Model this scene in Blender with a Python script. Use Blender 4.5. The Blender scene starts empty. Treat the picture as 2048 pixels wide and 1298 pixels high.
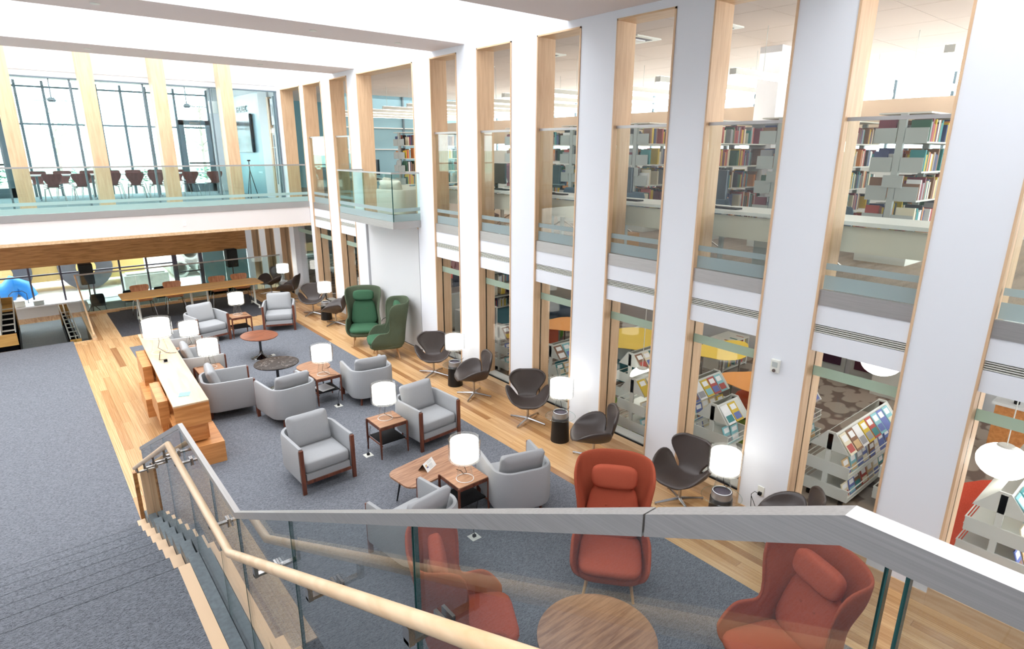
import bpy, bmesh, math, random
from mathutils import Vector, Matrix
random.seed(7)
C = bpy.context.scene.collection
PI = math.pi
sc = bpy.context.scene
# ------------------------------------------------------------------ camera, world, light, exposure
def make_camera():
    f = 1200.94
    P = Vector((1024., 649.)); V1 = Vector((0., 296.)); V2 = Vector((2550., 308.))
    d = lambda V: Vector((V[0]-P[0], -(V[1]-P[1]), -f)).normalized()
    Y = d(V1); X = d(V2); X = (X - Y*X.dot(Y)).normalized(); Z = X.cross(Y)
    R = Matrix((X, Y, Z)).to_4x4()
    cd = bpy.data.cameras.new('camera'); co = bpy.data.objects.new('camera', cd); C.objects.link(co)
    cd.sensor_width = 36; cd.lens = 36*f/2048; cd.clip_start = .02; cd.clip_end = 300
    co.matrix_world = Matrix.Translation((0, 0, 4.3)) @ R
    sc.camera = co
make_camera()
sc.view_settings.view_transform = 'Standard'; sc.view_settings.look = 'None'
sc.view_settings.gamma = 1; sc.view_settings.use_curve_mapping = False
sc.view_settings.exposure = 0.06
w = bpy.data.worlds.new('world'); sc.world = w; w.use_nodes = True
bg = w.node_tree.nodes['Background']; bg.inputs[0].default_value = (.86, .94, 1, 1); bg.inputs[1].default_value = 9
SKYLIGHT = 4.5      # emission of the skylight lenses above the atrium
TUBE = 5.0          # linear lights
SHADE = 4.0         # table lamp shades
GLOBE = 5.0
def area(loc, sx, sy, power, col=(1, 1, 1), rot=(0, 0, 0)):
    l = bpy.data.lights.new('ceiling_fill', 'AREA'); l.shape = 'RECTANGLE'; l.size = sx; l.size_y = sy
    l.energy = power; l.color = col
    o = bpy.data.objects.new('ceiling_fill', l); o.location = loc; o.rotation_euler = rot; C.objects.link(o)
area((1.5, 11.2, 6.9), 9, 2.2, 190, (.97, .98, 1))  # four area lamps added in the skylight wells to help light the hall
area((1.5, 5.0, 6.9), 9, 2.2, 260, (.97, .98, 1))
area((1.5, 15.6, 6.9), 9, 1.6, 130, (.97, .98, 1))
area((1.5, 1.0, 6.9), 9, 2.2, 85, (.97, .98, 1))
area((10.5, 4, 2.7), 5, 7, 260, (1, .97, .9))
area((10.5, 12, 2.7), 5, 7, 200, (1, .97, .9))
area((11.5, 6, 5.95), 6, 9, 210, (1, .95, .9))  # two area lamps added under the upper ceiling to brighten the library
area((11.5, 16, 5.95), 6, 9, 210, (1, .95, .9))
area((3.5, 20.5, 2.2), 5, 2.5, 30, (1, .9, .75))
area((3.2, 21.5, 6.0), 5, 4, 90, (.9, .97, 1))
# ------------------------------------------------------------------ materials
MATS = {}
def nt(name):
    m = bpy.data.materials.new(name); m.use_nodes = True; n = m.node_tree
    b = n.nodes['Principled BSDF']; return m, n, b
def srgb(h):
    f = lambda c: c/12.92 if c <= .04045 else ((c+.055)/1.055)**2.4
    return tuple(f(int(h[i:i+2], 16)/255) for i in (0, 2, 4)) + (1,)
def mul(c, k): return tuple(min(1, x*k) for x in c[:3]) + (1,)
def coords(n, scale=(1, 1, 1), kind='Object'):
    tc = n.nodes.new('ShaderNodeTexCoord'); mp = n.nodes.new('ShaderNodeMapping')
    mp.inputs['Scale'].default_value = scale; n.links.new(tc.outputs[kind], mp.inputs[0]); return mp
def ramp(n, fac, stops):
    r = n.nodes.new('ShaderNodeValToRGB'); e = r.color_ramp.elements
    while len(e) < len(stops): e.new(.5)
    for x, (p, c) in zip(e, stops): x.position = p; x.color = c
    n.links.new(fac, r.inputs[0]); return r
def bump(n, b, h, s=.2, dist=.01):
    u = n.nodes.new('ShaderNodeBump'); u.inputs['Strength'].default_value = s; u.inputs['Distance'].default_value = dist
    n.links.new(h, u.inputs['Height']); n.links.new(u.outputs[0], b.inputs['Normal'])
def plain(name, col, rough=.5, metal=0, spec=.5, noise=0, nscale=200, bmp=0, emit=0, coat=0):
    m, n, b = nt(name); c = srgb(col) if isinstance(col, str) else col
    b.inputs['Roughness'].default_value = rough; b.inputs['Metallic'].default_value = metal
    b.inputs['Specular IOR Level'].default_value = spec; b.inputs['Coat Weight'].default_value = coat
    b.inputs['Base Color'].default_value = c
    if noise or bmp:
        mp = coords(n); t = n.nodes.new('ShaderNodeTexNoise'); t.inputs['Scale'].default_value = nscale
        t.inputs['Detail'].default_value = 2; n.links.new(mp.outputs[0], t.inputs[0])
        if noise:
            r = ramp(n, t.outputs[0], [(.3, mul(c, 1-noise)), (.7, mul(c, 1+noise))]); n.links.new(r.outputs[0], b.inputs['Base Color'])
        if bmp: bump(n, b, t.outputs[0], bmp, .004)
    if emit: b.inputs['Emission Color'].default_value = c; b.inputs['Emission Strength'].default_value = emit
    MATS[name] = m; return m
def wood(name, light, dark, rough=.35, scale=1, axis='Y', rand=0, spec=.5):
    m, n, b = nt(name); s = {'X': (1.2, 14, 14), 'Y': (14, 1.2, 14), 'Z': (14, 14, 1.2)}[axis]
    mp = coords(n, tuple(x*scale for x in s)); t = n.nodes.new('ShaderNodeTexNoise'); t.inputs['Scale'].default_value = 1.6
    t.inputs['Detail'].default_value = 6; t.inputs['Distortion'].default_value = .6; n.links.new(mp.outputs[0], t.inputs[0])
    r = ramp(n, t.outputs[0], [(.3, srgb(dark)), (.62, srgb(light))]); out = r.outputs[0]
    if rand:
        oi = n.nodes.new('ShaderNodeObjectInfo')
        add = n.nodes.new('ShaderNodeVectorMath'); add.operation = 'SCALE'
        cmb = n.nodes.new('ShaderNodeCombineXYZ')
        for i in range(3): n.links.new(oi.outputs['Random'], cmb.inputs[i])
        n.links.new(cmb.outputs[0], add.inputs[0]); add.inputs[3].default_value = 60
        a2 = n.nodes.new('ShaderNodeVectorMath'); n.links.new(mp.outputs[0], a2.inputs[0]); n.links.new(add.outputs[0], a2.inputs[1])
        n.links.new(a2.outputs[0], t.inputs[0])
        r2 = ramp(n, oi.outputs['Random'], [(0, (.50, .38, .30, 1)), (.08, (.66, .55, .46, 1)), (.25, (.86, .80, .74, 1)), (.6, (.98, .96, .94, 1)), (1, (1.0, 1.0, 1.0, 1))])
        mx = n.nodes.new('ShaderNodeMix'); mx.data_type = 'RGBA'; mx.blend_type = 'MULTIPLY'; mx.inputs[0].default_value = rand
        n.links.new(out, mx.inputs[6]); n.links.new(r2.outputs[0], mx.inputs[7]); out = mx.outputs[2]
    n.links.new(out, b.inputs['Base Color']); b.inputs['Roughness'].default_value = rough
    b.inputs['Specular IOR Level'].default_value = spec
    MATS[name] = m; return m
def carpet(name, a, b_, scale=150, stripes=0):
    m, n, b = nt(name); mp = coords(n); t = n.nodes.new('ShaderNodeTexNoise'); t.inputs['Scale'].default_value = scale
    t.inputs['Detail'].default_value = 3; n.links.new(mp.outputs[0], t.inputs[0])
    mp2 = coords(n, (1, 6, 1)); t2 = n.nodes.new('ShaderNodeTexVoronoi'); t2.inputs['Scale'].default_value = 36
    n.links.new(mp2.outputs[0], t2.inputs[0])
    mx = n.nodes.new('ShaderNodeMath'); mx.operation = 'MULTIPLY_ADD'; mx.inputs[1].default_value = .55
    n.links.new(t2.outputs['Distance'], mx.inputs[0]); sc_ = n.nodes.new('ShaderNodeMath'); sc_.operation = 'MULTIPLY'; sc_.inputs[1].default_value = .75
    n.links.new(t.outputs[0], sc_.inputs[0]); n.links.new(sc_.outputs[0], mx.inputs[2]); h = mx.outputs[0]
    if stripes:
        mp3 = coords(n, (.6, 9, 1)); t3 = n.nodes.new('ShaderNodeTexNoise'); t3.inputs['Scale'].default_value = 1.5
        n.links.new(mp3.outputs[0], t3.inputs[0])
        m3 = n.nodes.new('ShaderNodeMath'); m3.operation = 'MULTIPLY_ADD'; m3.inputs[1].default_value = stripes
        n.links.new(t3.outputs[0], m3.inputs[0]); n.links.new(h, m3.inputs[2]); h = m3.outputs[0]
    r = ramp(n, h, [(.35+.4*stripes, srgb(a)), (.75+.6*stripes, srgb(b_))]); n.links.new(r.outputs[0], b.inputs['Base Color'])
    b.inputs['Roughness'].default_value = .95; b.inputs['Specular IOR Level'].default_value = .1
    bump(n, b, t.outputs[0], .5, .006); MATS[name] = m; return m
def glass(name, tint, refl=1.0, frost=0, fcol='9FB6B8', base=0.0):
    m = bpy.data.materials.new(name); m.use_nodes = True; n = m.node_tree; n.nodes.clear()
    o = n.nodes.new('ShaderNodeOutputMaterial'); tr = n.nodes.new('ShaderNodeBsdfTransparent'); tr.inputs[0].default_value = srgb(tint)
    gl = n.nodes.new('ShaderNodeBsdfGlossy'); gl.inputs['Roughness'].default_value = .01 if not frost else .35
    fr = n.nodes.new('ShaderNodeLayerWeight'); fr.inputs[0].default_value = .5
    pw = n.nodes.new('ShaderNodeMath'); pw.operation = 'POWER'; pw.inputs[1].default_value = 5; n.links.new(fr.outputs['Facing'], pw.inputs[0])
    mm = n.nodes.new('ShaderNodeMath'); mm.operation = 'MULTIPLY_ADD'; mm.inputs[1].default_value = refl*.9; mm.inputs[2].default_value = base+.035*refl; n.links.new(pw.outputs[0], mm.inputs[0])
    mx = n.nodes.new('ShaderNodeMixShader'); n.links.new(mm.outputs[0], mx.inputs[0]); a = tr.outputs[0]
    if frost:
        df = n.nodes.new('ShaderNodeBsdfDiffuse'); df.inputs[0].default_value = srgb(fcol)
        tl = n.nodes.new('ShaderNodeBsdfTranslucent'); tl.inputs[0].default_value = srgb(fcol)
        m1 = n.nodes.new('ShaderNodeMixShader'); m1.inputs[0].default_value = .4; n.links.new(df.outputs[0], m1.inputs[1]); n.links.new(tl.outputs[0], m1.inputs[2])
        m2 = n.nodes.new('ShaderNodeMixShader'); m2.inputs[0].default_value = frost; n.links.new(a, m2.inputs[1]); n.links.new(m1.outputs[0], m2.inputs[2]); a = m2.outputs[0]
    n.links.new(a, mx.inputs[1]); n.links.new(gl.outputs[0], mx.inputs[2]); n.links.new(mx.outputs[0], o.inputs[0])
    MATS[name] = m; return m
def emitter(name, col, s):
    m = bpy.data.materials.new(name); m.use_nodes = True; n = m.node_tree; n.nodes.clear()
    o = n.nodes.new('ShaderNodeOutputMaterial'); e = n.nodes.new('ShaderNodeEmission'); e.inputs[0].default_value = srgb(col); e.inputs[1].default_value = s
    n.links.new(e.outputs[0], o.inputs[0]); MATS[name] = m; return m
plain('white_wall', 'E6E8EC', .8, spec=.2, bmp=.03, nscale=60)
plain('grey_wall', 'D8D9D9', .8, spec=.2, bmp=.03, nscale=60)
plain('ceiling_white', 'EDE8E4', .9, spec=.1)
plain('soffit', 'E6DCD8', .9, spec=.1)
plain('warm_white', 'E9E2DE', .8, spec=.2)
wood('beech', 'DBB994', 'CCA682', .45, axis='Z')
wood('beech_h', 'DFBF98', 'CCA67A', .4, axis='Y')
wood('floor_wood', 'E3BC8A', 'B98A58', .25, axis='Y', rand=1)
wood('header_wood', 'B98450', '8E5E33', .35, axis='X')
wood('credenza_wood', 'D9995C', 'BC7A40', .35, axis='X', scale=.8)
wood('credenza_top_glare', 'E4C4A2', 'D6B08A', .3, axis='Y', scale=.6)  # paler than the box wood: glare on the top is put into this colour
wood('walnut', '9A5B3D', '5E3020', .35, axis='X', scale=1.5)
wood('walnut_top', 'B08464', '845A40', .4, axis='X', scale=1.6)
wood('walnut_leg', '7C4530', '4E281C', .35, axis='Z', scale=1.2)
wood('table_oak', 'CFA15C', 'B08040', .3, axis='X', scale=.6)
wood('ply_red', '8E4A48', '70332F', .35, axis='Z')
wood('ply_tan', 'C98B5C', 'A9683C', .35, axis='Z')
wood('handrail', 'EBCBA4', 'DDB586', .3, axis='Y', scale=.7)
wood('leg_oak', 'D3A97C', 'B88858', .4, axis='Z')
plain('step_edge', 'E5C29B', .4)
carpet('carpet_grey', '2A2C31', '7F8288')
carpet('carpet_dark', '232427', '55565B')
carpet('carpet_blue', '6E7A80', '9AA6AA', stripes=.3)
carpet('carpet_brown', '6A5E55', 'A39587', stripes=.45)
carpet('carpet_teal', '1F4A50', '2F6A70'); carpet('carpet_green', '55702A', '7E9A3E'); carpet('carpet_red', 'C84A35', 'E0604A')
def pebble():
    m, n, b = nt('carpet_pebble'); mp = coords(n, (2.6, 3.6, 1)); v = n.nodes.new('ShaderNodeTexVoronoi'); v.feature = 'SMOOTH_F1'
    v.inputs['Scale'].default_value = 1.3; v.inputs['Smoothness'].default_value = .2; v.inputs['Randomness'].default_value = .85
    n.links.new(mp.outputs[0], v.inputs[0])
    r = ramp(n, v.outputs['Distance'], [(.60, srgb('9A8F82')), (.68, srgb('6A5C52'))])
    t = n.nodes.new('ShaderNodeTexNoise'); t.inputs['Scale'].default_value = 60; n.links.new(mp.outputs[0], t.inputs[0])
    mx = n.nodes.new('ShaderNodeMix'); mx.data_type = 'RGBA'; mx.blend_type = 'MULTIPLY'; mx.inputs[0].default_value = .5
    r2 = ramp(n, t.outputs[0], [(.3, (.75, .75, .75, 1)), (.7, (1, 1, 1, 1))])
    n.links.new(r.outputs[0], mx.inputs[6]); n.links.new(r2.outputs[0], mx.inputs[7]); n.links.new(mx.outputs[2], b.inputs['Base Color'])
    b.inputs['Roughness'].default_value = .95; MATS['carpet_pebble'] = m
pebble()
plain('fabric_grey', 'A6A7A8', .95, spec=.1, noise=.07, nscale=260, bmp=.25)
plain('fabric_cream', 'C9C2B4', .95, spec=.1, noise=.06, nscale=200, bmp=.2)
plain('fabric_green', '5C6652', .95, spec=.1, noise=.2, nscale=220, bmp=.25)
plain('fabric_green_light', '44694F', .95, spec=.1, noise=.15, nscale=220, bmp=.2)
plain('fabric_red', 'A8533C', .95, spec=.1, noise=.1, nscale=300, bmp=.2)
plain('fabric_red_bright', 'B05640', .95, spec=.1, noise=.08, nscale=300, bmp=.2)
plain('leather_brown', '433A36', .38, noise=.05, nscale=120, bmp=.08)
plain('leather_edge', '8E8782', .5)
plain('leather_dark', '3A2A26', .45)
plain('black_metal', '0C0C0D', .4); plain('black_plastic', '0C0C0E', .6, spec=.2); plain('black_gloss', '060607', .08, coat=1)
plain('dark_slot', '0B0A0A', .9)
def brushed():
    m, n, b = nt('steel'); mp = coords(n, (160, 2, 160)); t = n.nodes.new('ShaderNodeTexNoise'); t.inputs['Scale'].default_value = 2
    n.links.new(mp.outputs[0], t.inputs[0]); r = ramp(n, t.outputs[0], [(.3, (.42, .405, .39, 1)), (.7, (.50, .485, .47, 1))])
    n.links.new(r.outputs[0], b.inputs['Base Color']); b.inputs['Metallic'].default_value = .9; b.inputs['Roughness'].default_value = .5; MATS['steel'] = m
brushed()
plain('chrome', 'B8B6B4', .2, metal=1); plain('bare_steel', '5C6468', .38, metal=.7, noise=.15, nscale=30)
plain('mullion', '6E7F88', .5); plain('mullion_dark', '4A4450', .5)
plain('white_metal', 'E4E4DA', .4); plain('shelf_white', 'DADBD2', .45); plain('shelf_grey', 'B4BAB6', .45)
plain('desk_white', 'E2E6E2', .35); plain('desk_panel', 'DAD6C4', .5); plain('blue_plastic', '3F5E70', .4)
plain('teal_panel', '7CA3A8', .35); plain('blue_panel', '8FB6C2', .3); plain('teal_dark', '1E5A5A', .5)
plain('screen', '25343D', .15); plain('paper', 'F2F2F0', .8); plain('print_blue', '6E7DB8', .8); plain('print_tan', 'D9B98A', .8)
plain('concrete', 'B8B8B2', .9, noise=.1, nscale=8); plain('ground', 'D8D3CA', .95, noise=.15, nscale=3)
plain('yellow_paint', 'EAC87E', .4); plain('tyre', '5E5E64', .9); plain('blue_tarp', '1E7FD0', .5); plain('hedge', '5E8068', .9, noise=.5, nscale=12)
plain('hill_grass', 'B4D0C0', .95, noise=.15, nscale=1.5); plain('bark', '8E8478', .9)
plain('orange_shape', 'F0A04A', .5); plain('yellow_shape', 'F2CF4A', .5); plain('orange_seat', 'E0602A', .6); plain('red_shape', 'F0563A', .5)
plain('green_seat', '4F8A2A', .6); plain('navy_seat', '22384A', .7); plain('purple_door', '3A1230', .5)
plain('clear_ring', 'F4F6F6', .2); plain('skin', 'B9795E', .6); plain('pink_shirt', 'E3AFB0', .8); plain('maroon_shirt', '6E1F3C', .85)
plain('navy_trousers', '1C2438', .9); plain('hair', '2A1E18', .8); plain('cardboard', 'B98B5A', .8); plain('post_it', '8FC6CC', .8)
def marble():
    m, n, b = nt('black_marble'); mp = coords(n); t = n.nodes.new('ShaderNodeTexNoise'); t.inputs['Scale'].default_value = 5
    t.inputs['Detail'].default_value = 8; t.inputs['Distortion'].default_value = 1.5; n.links.new(mp.outputs[0], t.inputs[0])
    r = ramp(n, t.outputs[0], [(0, srgb('1A1615')), (.49, srgb('231D1B')), (.5, srgb('8A827C')), (.515, srgb('231D1B'))])
    n.links.new(r.outputs[0], b.inputs['Base Color']); b.inputs['Roughness'].default_value = .12; MATS['black_marble'] = m
marble()
glass('clear_glass', 'FDFEFE', .8); glass('guard_glass', 'F5F8F6', 1.1); glass('near_glass', 'F0F4F4', 1.3, base=.03); glass('window_glass', 'FAFEFE', .9)
glass('green_glass', 'ECF6F3', 1.0)
glass('frost', 'F2F6F6', .4, frost=.66, fcol='BCCBCC'); glass('frost_green', 'F2F6F6', .4, frost=.8, fcol='C4D6C4')
glass('frost_teal', 'F2F6F6', .4, frost=.85, fcol='C2DAD6')
plain('glass_edge', '1E4A48', .2)
emitter('skylight', 'F4F8FF', SKYLIGHT); emitter('skylight_dim', 'F4F8FF', SKYLIGHT*.65); emitter('tube', 'FFF6EC', TUBE); emitter('lamp_shade', 'FFF9EE', SHADE); emitter('globe', 'FFFDF6', GLOBE)
emitter('uplight', 'FFF6EC', 3.2)
plain('matte_black', '0E0E10', 1, spec=0); plain('beige', 'C9B6A2', .85, spec=.1); plain('tile_beige', 'DCCEC4', .9, spec=.1)
emitter('downlight', 'FFF6EC', 8)
M = MATS
# ------------------------------------------------------------------ mesh helpers
class MB:
    def __init__(s): s.v = []; s.f = []; s.mi = []
    def add(s, vs, fs, mi=0, mat=None):
        k = len(s.v)
        s.v += [tuple(mat @ Vector(v)) if mat else tuple(v) for v in vs]
        s.f += [tuple(i+k for i in f) for f in fs]; s.mi += [mi]*len(fs); return s
    def box(s, a, b, mi=0, mat=None):
        x0, y0, z0 = a; x1, y1, z1 = b
        vs = [(x0, y0, z0), (x1, y0, z0), (x1, y1, z0), (x0, y1, z0), (x0, y0, z1), (x1, y0, z1), (x1, y1, z1), (x0, y1, z1)]
        return s.add(vs, [(0, 3, 2, 1), (4, 5, 6, 7), (0, 1, 5, 4), (1, 2, 6, 5), (2, 3, 7, 6), (3, 0, 4, 7)], mi, mat)
    def tube(s, pts, r, n=8, mi=0, cap=True):
        pts = [Vector(p) for p in pts]; rs = r if isinstance(r, (list, tuple)) else [r]*len(pts); rings = []
        up = None
        for i, p in enumerate(pts):
            d = (pts[min(i+1, len(pts)-1)] - pts[max(i-1, 0)]).normalized()
            if up is None: up = Vector((0, 0, 1)) if abs(d.z) < .9 else Vector((1, 0, 0))
            a = d.cross(up).normalized(); b = a.cross(d).normalized(); up = b
            rings.append([p + (a*math.cos(2*PI*j/n) + b*math.sin(2*PI*j/n))*rs[i] for j in range(n)])
        return s.loft(rings, True, cap, mi)
    def loft(s, rings, closed=True, cap=True, mi=0, mat=None):
        n = len(rings[0]); vs = [p for r in rings for p in r]; fs = []
        for i in range(len(rings)-1):
            for j in range(n if closed else n-1):
                k = (j+1) % n; fs.append((i*n+j, i*n+k, (i+1)*n+k, (i+1)*n+j))
        if cap: fs.append(tuple(range(n-1, -1, -1))); fs.append(tuple((len(rings)-1)*n+j for j in range(n)))
        return s.add(vs, fs, mi, mat)
    def lathe(s, prof, n=24, c=(0, 0, 0), sx=1, sy=1, cap=True, mi=0):
        return s.loft([[(c[0]+r*sx*math.cos(2*PI*j/n), c[1]+r*sy*math.sin(2*PI*j/n), c[2]+z) for j in range(n)] for r, z in prof], True, cap, mi)
    def prism(s, poly, z0, z1, mi=0, mat=None):
        return s.loft([[(x, y, z0) for x, y in poly], [(x, y, z1) for x, y in poly]], True, True, mi, mat)
    def sell(s, c, r, e1=.35, e2=.35, n=20, k=12, mi=0, mat=None, fn=None):   # superellipsoid (cushions)
        sg = lambda x, e: math.copysign(abs(x)**e, x); rings = []
        for i in range(k+1):
            ph = -PI/2 + PI*i/k; cp = sg(math.cos(ph), e1) if 0 < i < k else .02; sp = sg(math.sin(ph), e1)
            rg = []
            for j in range(n):
                th = 2*PI*(j+.5)/n; p = [r[0]*cp*sg(math.cos(th), e2), r[1]*cp*sg(math.sin(th), e2), r[2]*sp]
                if fn: p = fn(*p)
                rg.append((c[0]+p[0], c[1]+p[1], c[2]+p[2]))
            rings.append(rg)
        return s.loft(rings, True, True, mi, mat)
    def build(s, name, mats, parent=None, smooth=None, loc=None, rot=None, **tags):
        me = bpy.data.meshes.new(name); me.from_pydata(s.v, [], s.f)
        mats = mats if isinstance(mats, (list, tuple)) else [mats]
        for m in mats: me.materials.append(M[m] if isinstance(m, str) else m)
        if len(mats) > 1: me.polygons.foreach_set('material_index', s.mi)
        bm = bmesh.new(); bm.from_mesh(me); bmesh.ops.recalc_face_normals(bm, faces=bm.faces); bm.to_mesh(me); bm.free()
        if smooth:
            me.polygons.foreach_set('use_smooth', [True]*len(me.polygons)); me.set_sharp_from_angle(angle=math.radians(smooth))
        o = bpy.data.objects.new(name, me); C.objects.link(o)
        if parent: o.parent = parent
        if loc: o.location = loc
        if rot: o.rotation_euler = rot
        for k, v in tags.items(): o[k] = v
        return o
def box(name, a, b, mat, parent=None, **t): return MB().box(a, b).build(name, mat, parent, **t)
def thing(name, label, cat, loc=(0, 0, 0), rz=0, group=None):
    o = bpy.data.objects.new(name, None); C.objects.link(o); o.empty_display_size = .1
    o.location = loc; o.rotation_euler = (0, 0, rz); o['label'] = label; o['category'] = cat
    if group: o['group'] = group
    return o
def struct(name, loc=(0, 0, 0)):
    o = bpy.data.objects.new(name, None); C.objects.link(o); o.location = loc; o['kind'] = 'structure'; return o
def tag(o, label, cat, group=None):
    o['label'] = label; o['category'] = cat
    if group: o['group'] = group
    return o
def kids(o): return [c for c in CH.get(o.name, [])]
CH = {}
def index_children():
    CH.clear()
    for o in bpy.data.objects:
        if o.parent: CH.setdefault(o.parent.name, []).append(o)
def dup(root, loc, rz=0, label=None, group=None, scale=None):
    r = root.copy(); C.objects.link(r); r.location = loc; r.rotation_euler = (0, 0, rz)
    if label: r['label'] = label
    if group: r['group'] = group
    if scale: r.scale = scale
    for ch in CH.get(root.name, []):
        c = ch.copy(); C.objects.link(c); c.parent = r
        for g in CH.get(ch.name, []):
            d = g.copy(); C.objects.link(d); d.parent = c
    return r
def mods(o, thick=0, sub=1, off=0):
    if thick:
        m = o.modifiers.new('Solidify', 'SOLIDIFY'); m.thickness = thick; m.offset = off
    if sub:
        m = o.modifiers.new('Subdivision', 'SUBSURF'); m.levels = sub; m.render_levels = sub
    o.data.polygons.foreach_set('use_smooth', [True]*len(o.data.polygons)); return o
def bevel(o, w=.006, seg=2):
    m = o.modifiers.new('Bevel', 'BEVEL'); m.width = w; m.segments = seg; m.limit_method = 'ANGLE'; return o
# ------------------------------------------------------------------ the setting
W = 6.31; F2 = 2.85; LOW = -.68
YB = 16.5
OPEN = [(16.49, 17.92), (15.10, 16.24), (13.62, 14.56), (10.71, 13.11), (9.23, 10.09), (7.73, 8.64), (6.25, 7.14), (4.72, 5.62), (3.27, 4.22), (1.79, 2.70), (.30, 1.23), (-1.2, -.3)]
TOP = 5.9
# right wall: a solid column between each pair of openings, as parts of one structure
wall = struct('wall_right')
ys = sorted([o for o in OPEN])
edges = [-4.0] + [y for o in ys for y in o] + [20.0]
TH = .34
ext = [(18.3, 19.1), (19.75, 20.6), (21.3, 22.1)]      # lower openings beyond the balcony
for i in range(0, len(edges), 2):
    a, b = edges[i], edges[i+1]
    if a == 17.92:
        box('column', (W, 17.92, F2-.1), (W+TH, 24, 7.4), 'white_wall', wall)
        l = 17.92
        for (p, q) in ext + [(23.2, 23.2)]:
            box('column', (W, l, LOW), (W+TH, p, F2-.1), 'white_wall', wall); l = q
    else:
        box('column', (W, a, 0), (W+TH, b, TOP), 'white_wall', wall)
box('wall_band', (W, -4, TOP), (W+TH, 17.92, 7.4), 'white_wall', wall)
box('lower_wall_panel', (W+.03, 10.78, .14), (W+TH, 13.04, 2.76), 'grey_wall', wall)
T = .022
for k, (a, b) in enumerate(reversed(OPEN)):
    n = k+1; wd = struct('window_%d' % n)
    bal = (a == 10.71)
    lo = F2-.1 if (bal or a == 16.49) else .2
    # beech lining: near and far jamb, head
    jl = MB(); jl.box((W-.012, b-T, lo), (W+.13, b, TOP)); jl.build('jamb_lining', 'beech', wd)
    if lo < 1:
        MB().box((W+.160, b-T, lo), (W+TH, b, 2.28)).build('jamb_lining', 'beech', wd); MB().box((W+.1302, b-T, 2.282), (W+TH, b, TOP)).build('jamb_lining', 'beech', wd)
        MB().box((W+.1302, b-.008, lo), (W+.158, b-.001, 2.28)).box((W+.1302, b-T, lo), (W+.139, b-.008, 2.28)).build('shadow_gap', 'dark_slot', wd)
    else: MB().box((W+.1302, b-T, lo), (W+TH, b, TOP)).build('jamb_lining', 'beech', wd)
    MB().box((W-.012, a, lo), (W+TH, a+T, TOP)).build('jamb_lining', 'beech', wd)
    MB().box((W-.012, a, TOP-T), (W+TH, b, TOP)).build('head_lining', 'beech_h', wd)
    if not bal:
        # guard of glass with steel shoe and cap
        if a != 16.49:
            box('steel_shoe', (W+.01, a+T, 2.77), (W+.06, b-T, 2.93), 'steel', wd)
            box('guard_glass', (W+.055, a+T+.01, 2.93), (W+.067, b-T-.01, 4.59), 'guard_glass', wd)
            box('frosted_band', (W+.050, a+T+.01, 2.935), (W+.054, b-T-.01, 3.08), 'frost', wd)
            box('frosted_band', (W+.050, a+T+.01, 3.14), (W+.054, b-T-.01, 3.205), 'frost', wd)
            box('guard_cap', (W+.045, a+T, 4.585), (W+.08, b-T, 4.62), 'steel', wd)
        box('spandrel_panel', (W+.02, a+T, 2.56), (W+.12, b-T, 2.77), 'white_wall', wd)
        box('spandrel_panel', (W+.02, a+T, 2.27), (W+.12, b-T, 2.47), 'white_wall', wd)
        box('vent_recess', (W+.05, a+T, 2.47), (W+.12, b-T, 2.56), 'dark_slot', wd)
        for i in range(4):
            z = 2.478+i*.021; box('vent_slat', (W+.022, a+T, z), (W+.05, b-T, z+.008), 'white_metal', wd)
        box('sill', (W-.012, a, .13), (W+TH, b, .2), 'beech_h', wd)
        box('sill_light_board', (W+.16, a+T, .2), (W+TH, b-T, .23), 'desk_white', wd)
        box('glass_pane', (W+.146, a+T, .2), (W+.156, b-T, 2.27), 'clear_glass', wd)
        box('frosted_band', (W+.140, a+T, 1.96), (W+.1445, b-T, 2.07), 'frost_green', wd)
        box('glass_gasket', (W+.13, a+T, .2), (W+.16, b-T, .212), 'dark_slot', wd)
for k, (p, q) in enumerate(ext):
    wd = struct('window_%d' % (20+k))
    box('jamb_lining', (W-.012, q-.03, LOW), (W+.13, q, F2-.1), 'beech', wd); box('jamb_lining', (W+.142, q-.03, LOW), (W+TH, q, F2-.1), 'beech', wd)
    box('jamb_lining', (W-.012, p, LOW), (W+TH, p+.03, F2-.1), 'beech', wd)
    box('glass_pane', (W+.146, p+.03, LOW), (W+.156, q-.03, 2.27), 'clear_glass', wd)
    box('spandrel_panel', (W+.02, p+.03, 2.27), (W+.12, q-.03, 2.75), 'white_wall', wd)
bb = struct('baseboard_right')
for i in range(0, len(edges), 2):
    a, b = edges[i], edges[i+1]
    if a < 17: box('baseboard_length', (W-.016, a, 0), (W, b, .13), 'beech_h', bb)
for a, b in OPEN:
    box('baseboard_length', (W-.012, a, 0), (W+.02, b, .13), 'beech_h', bb)
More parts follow.
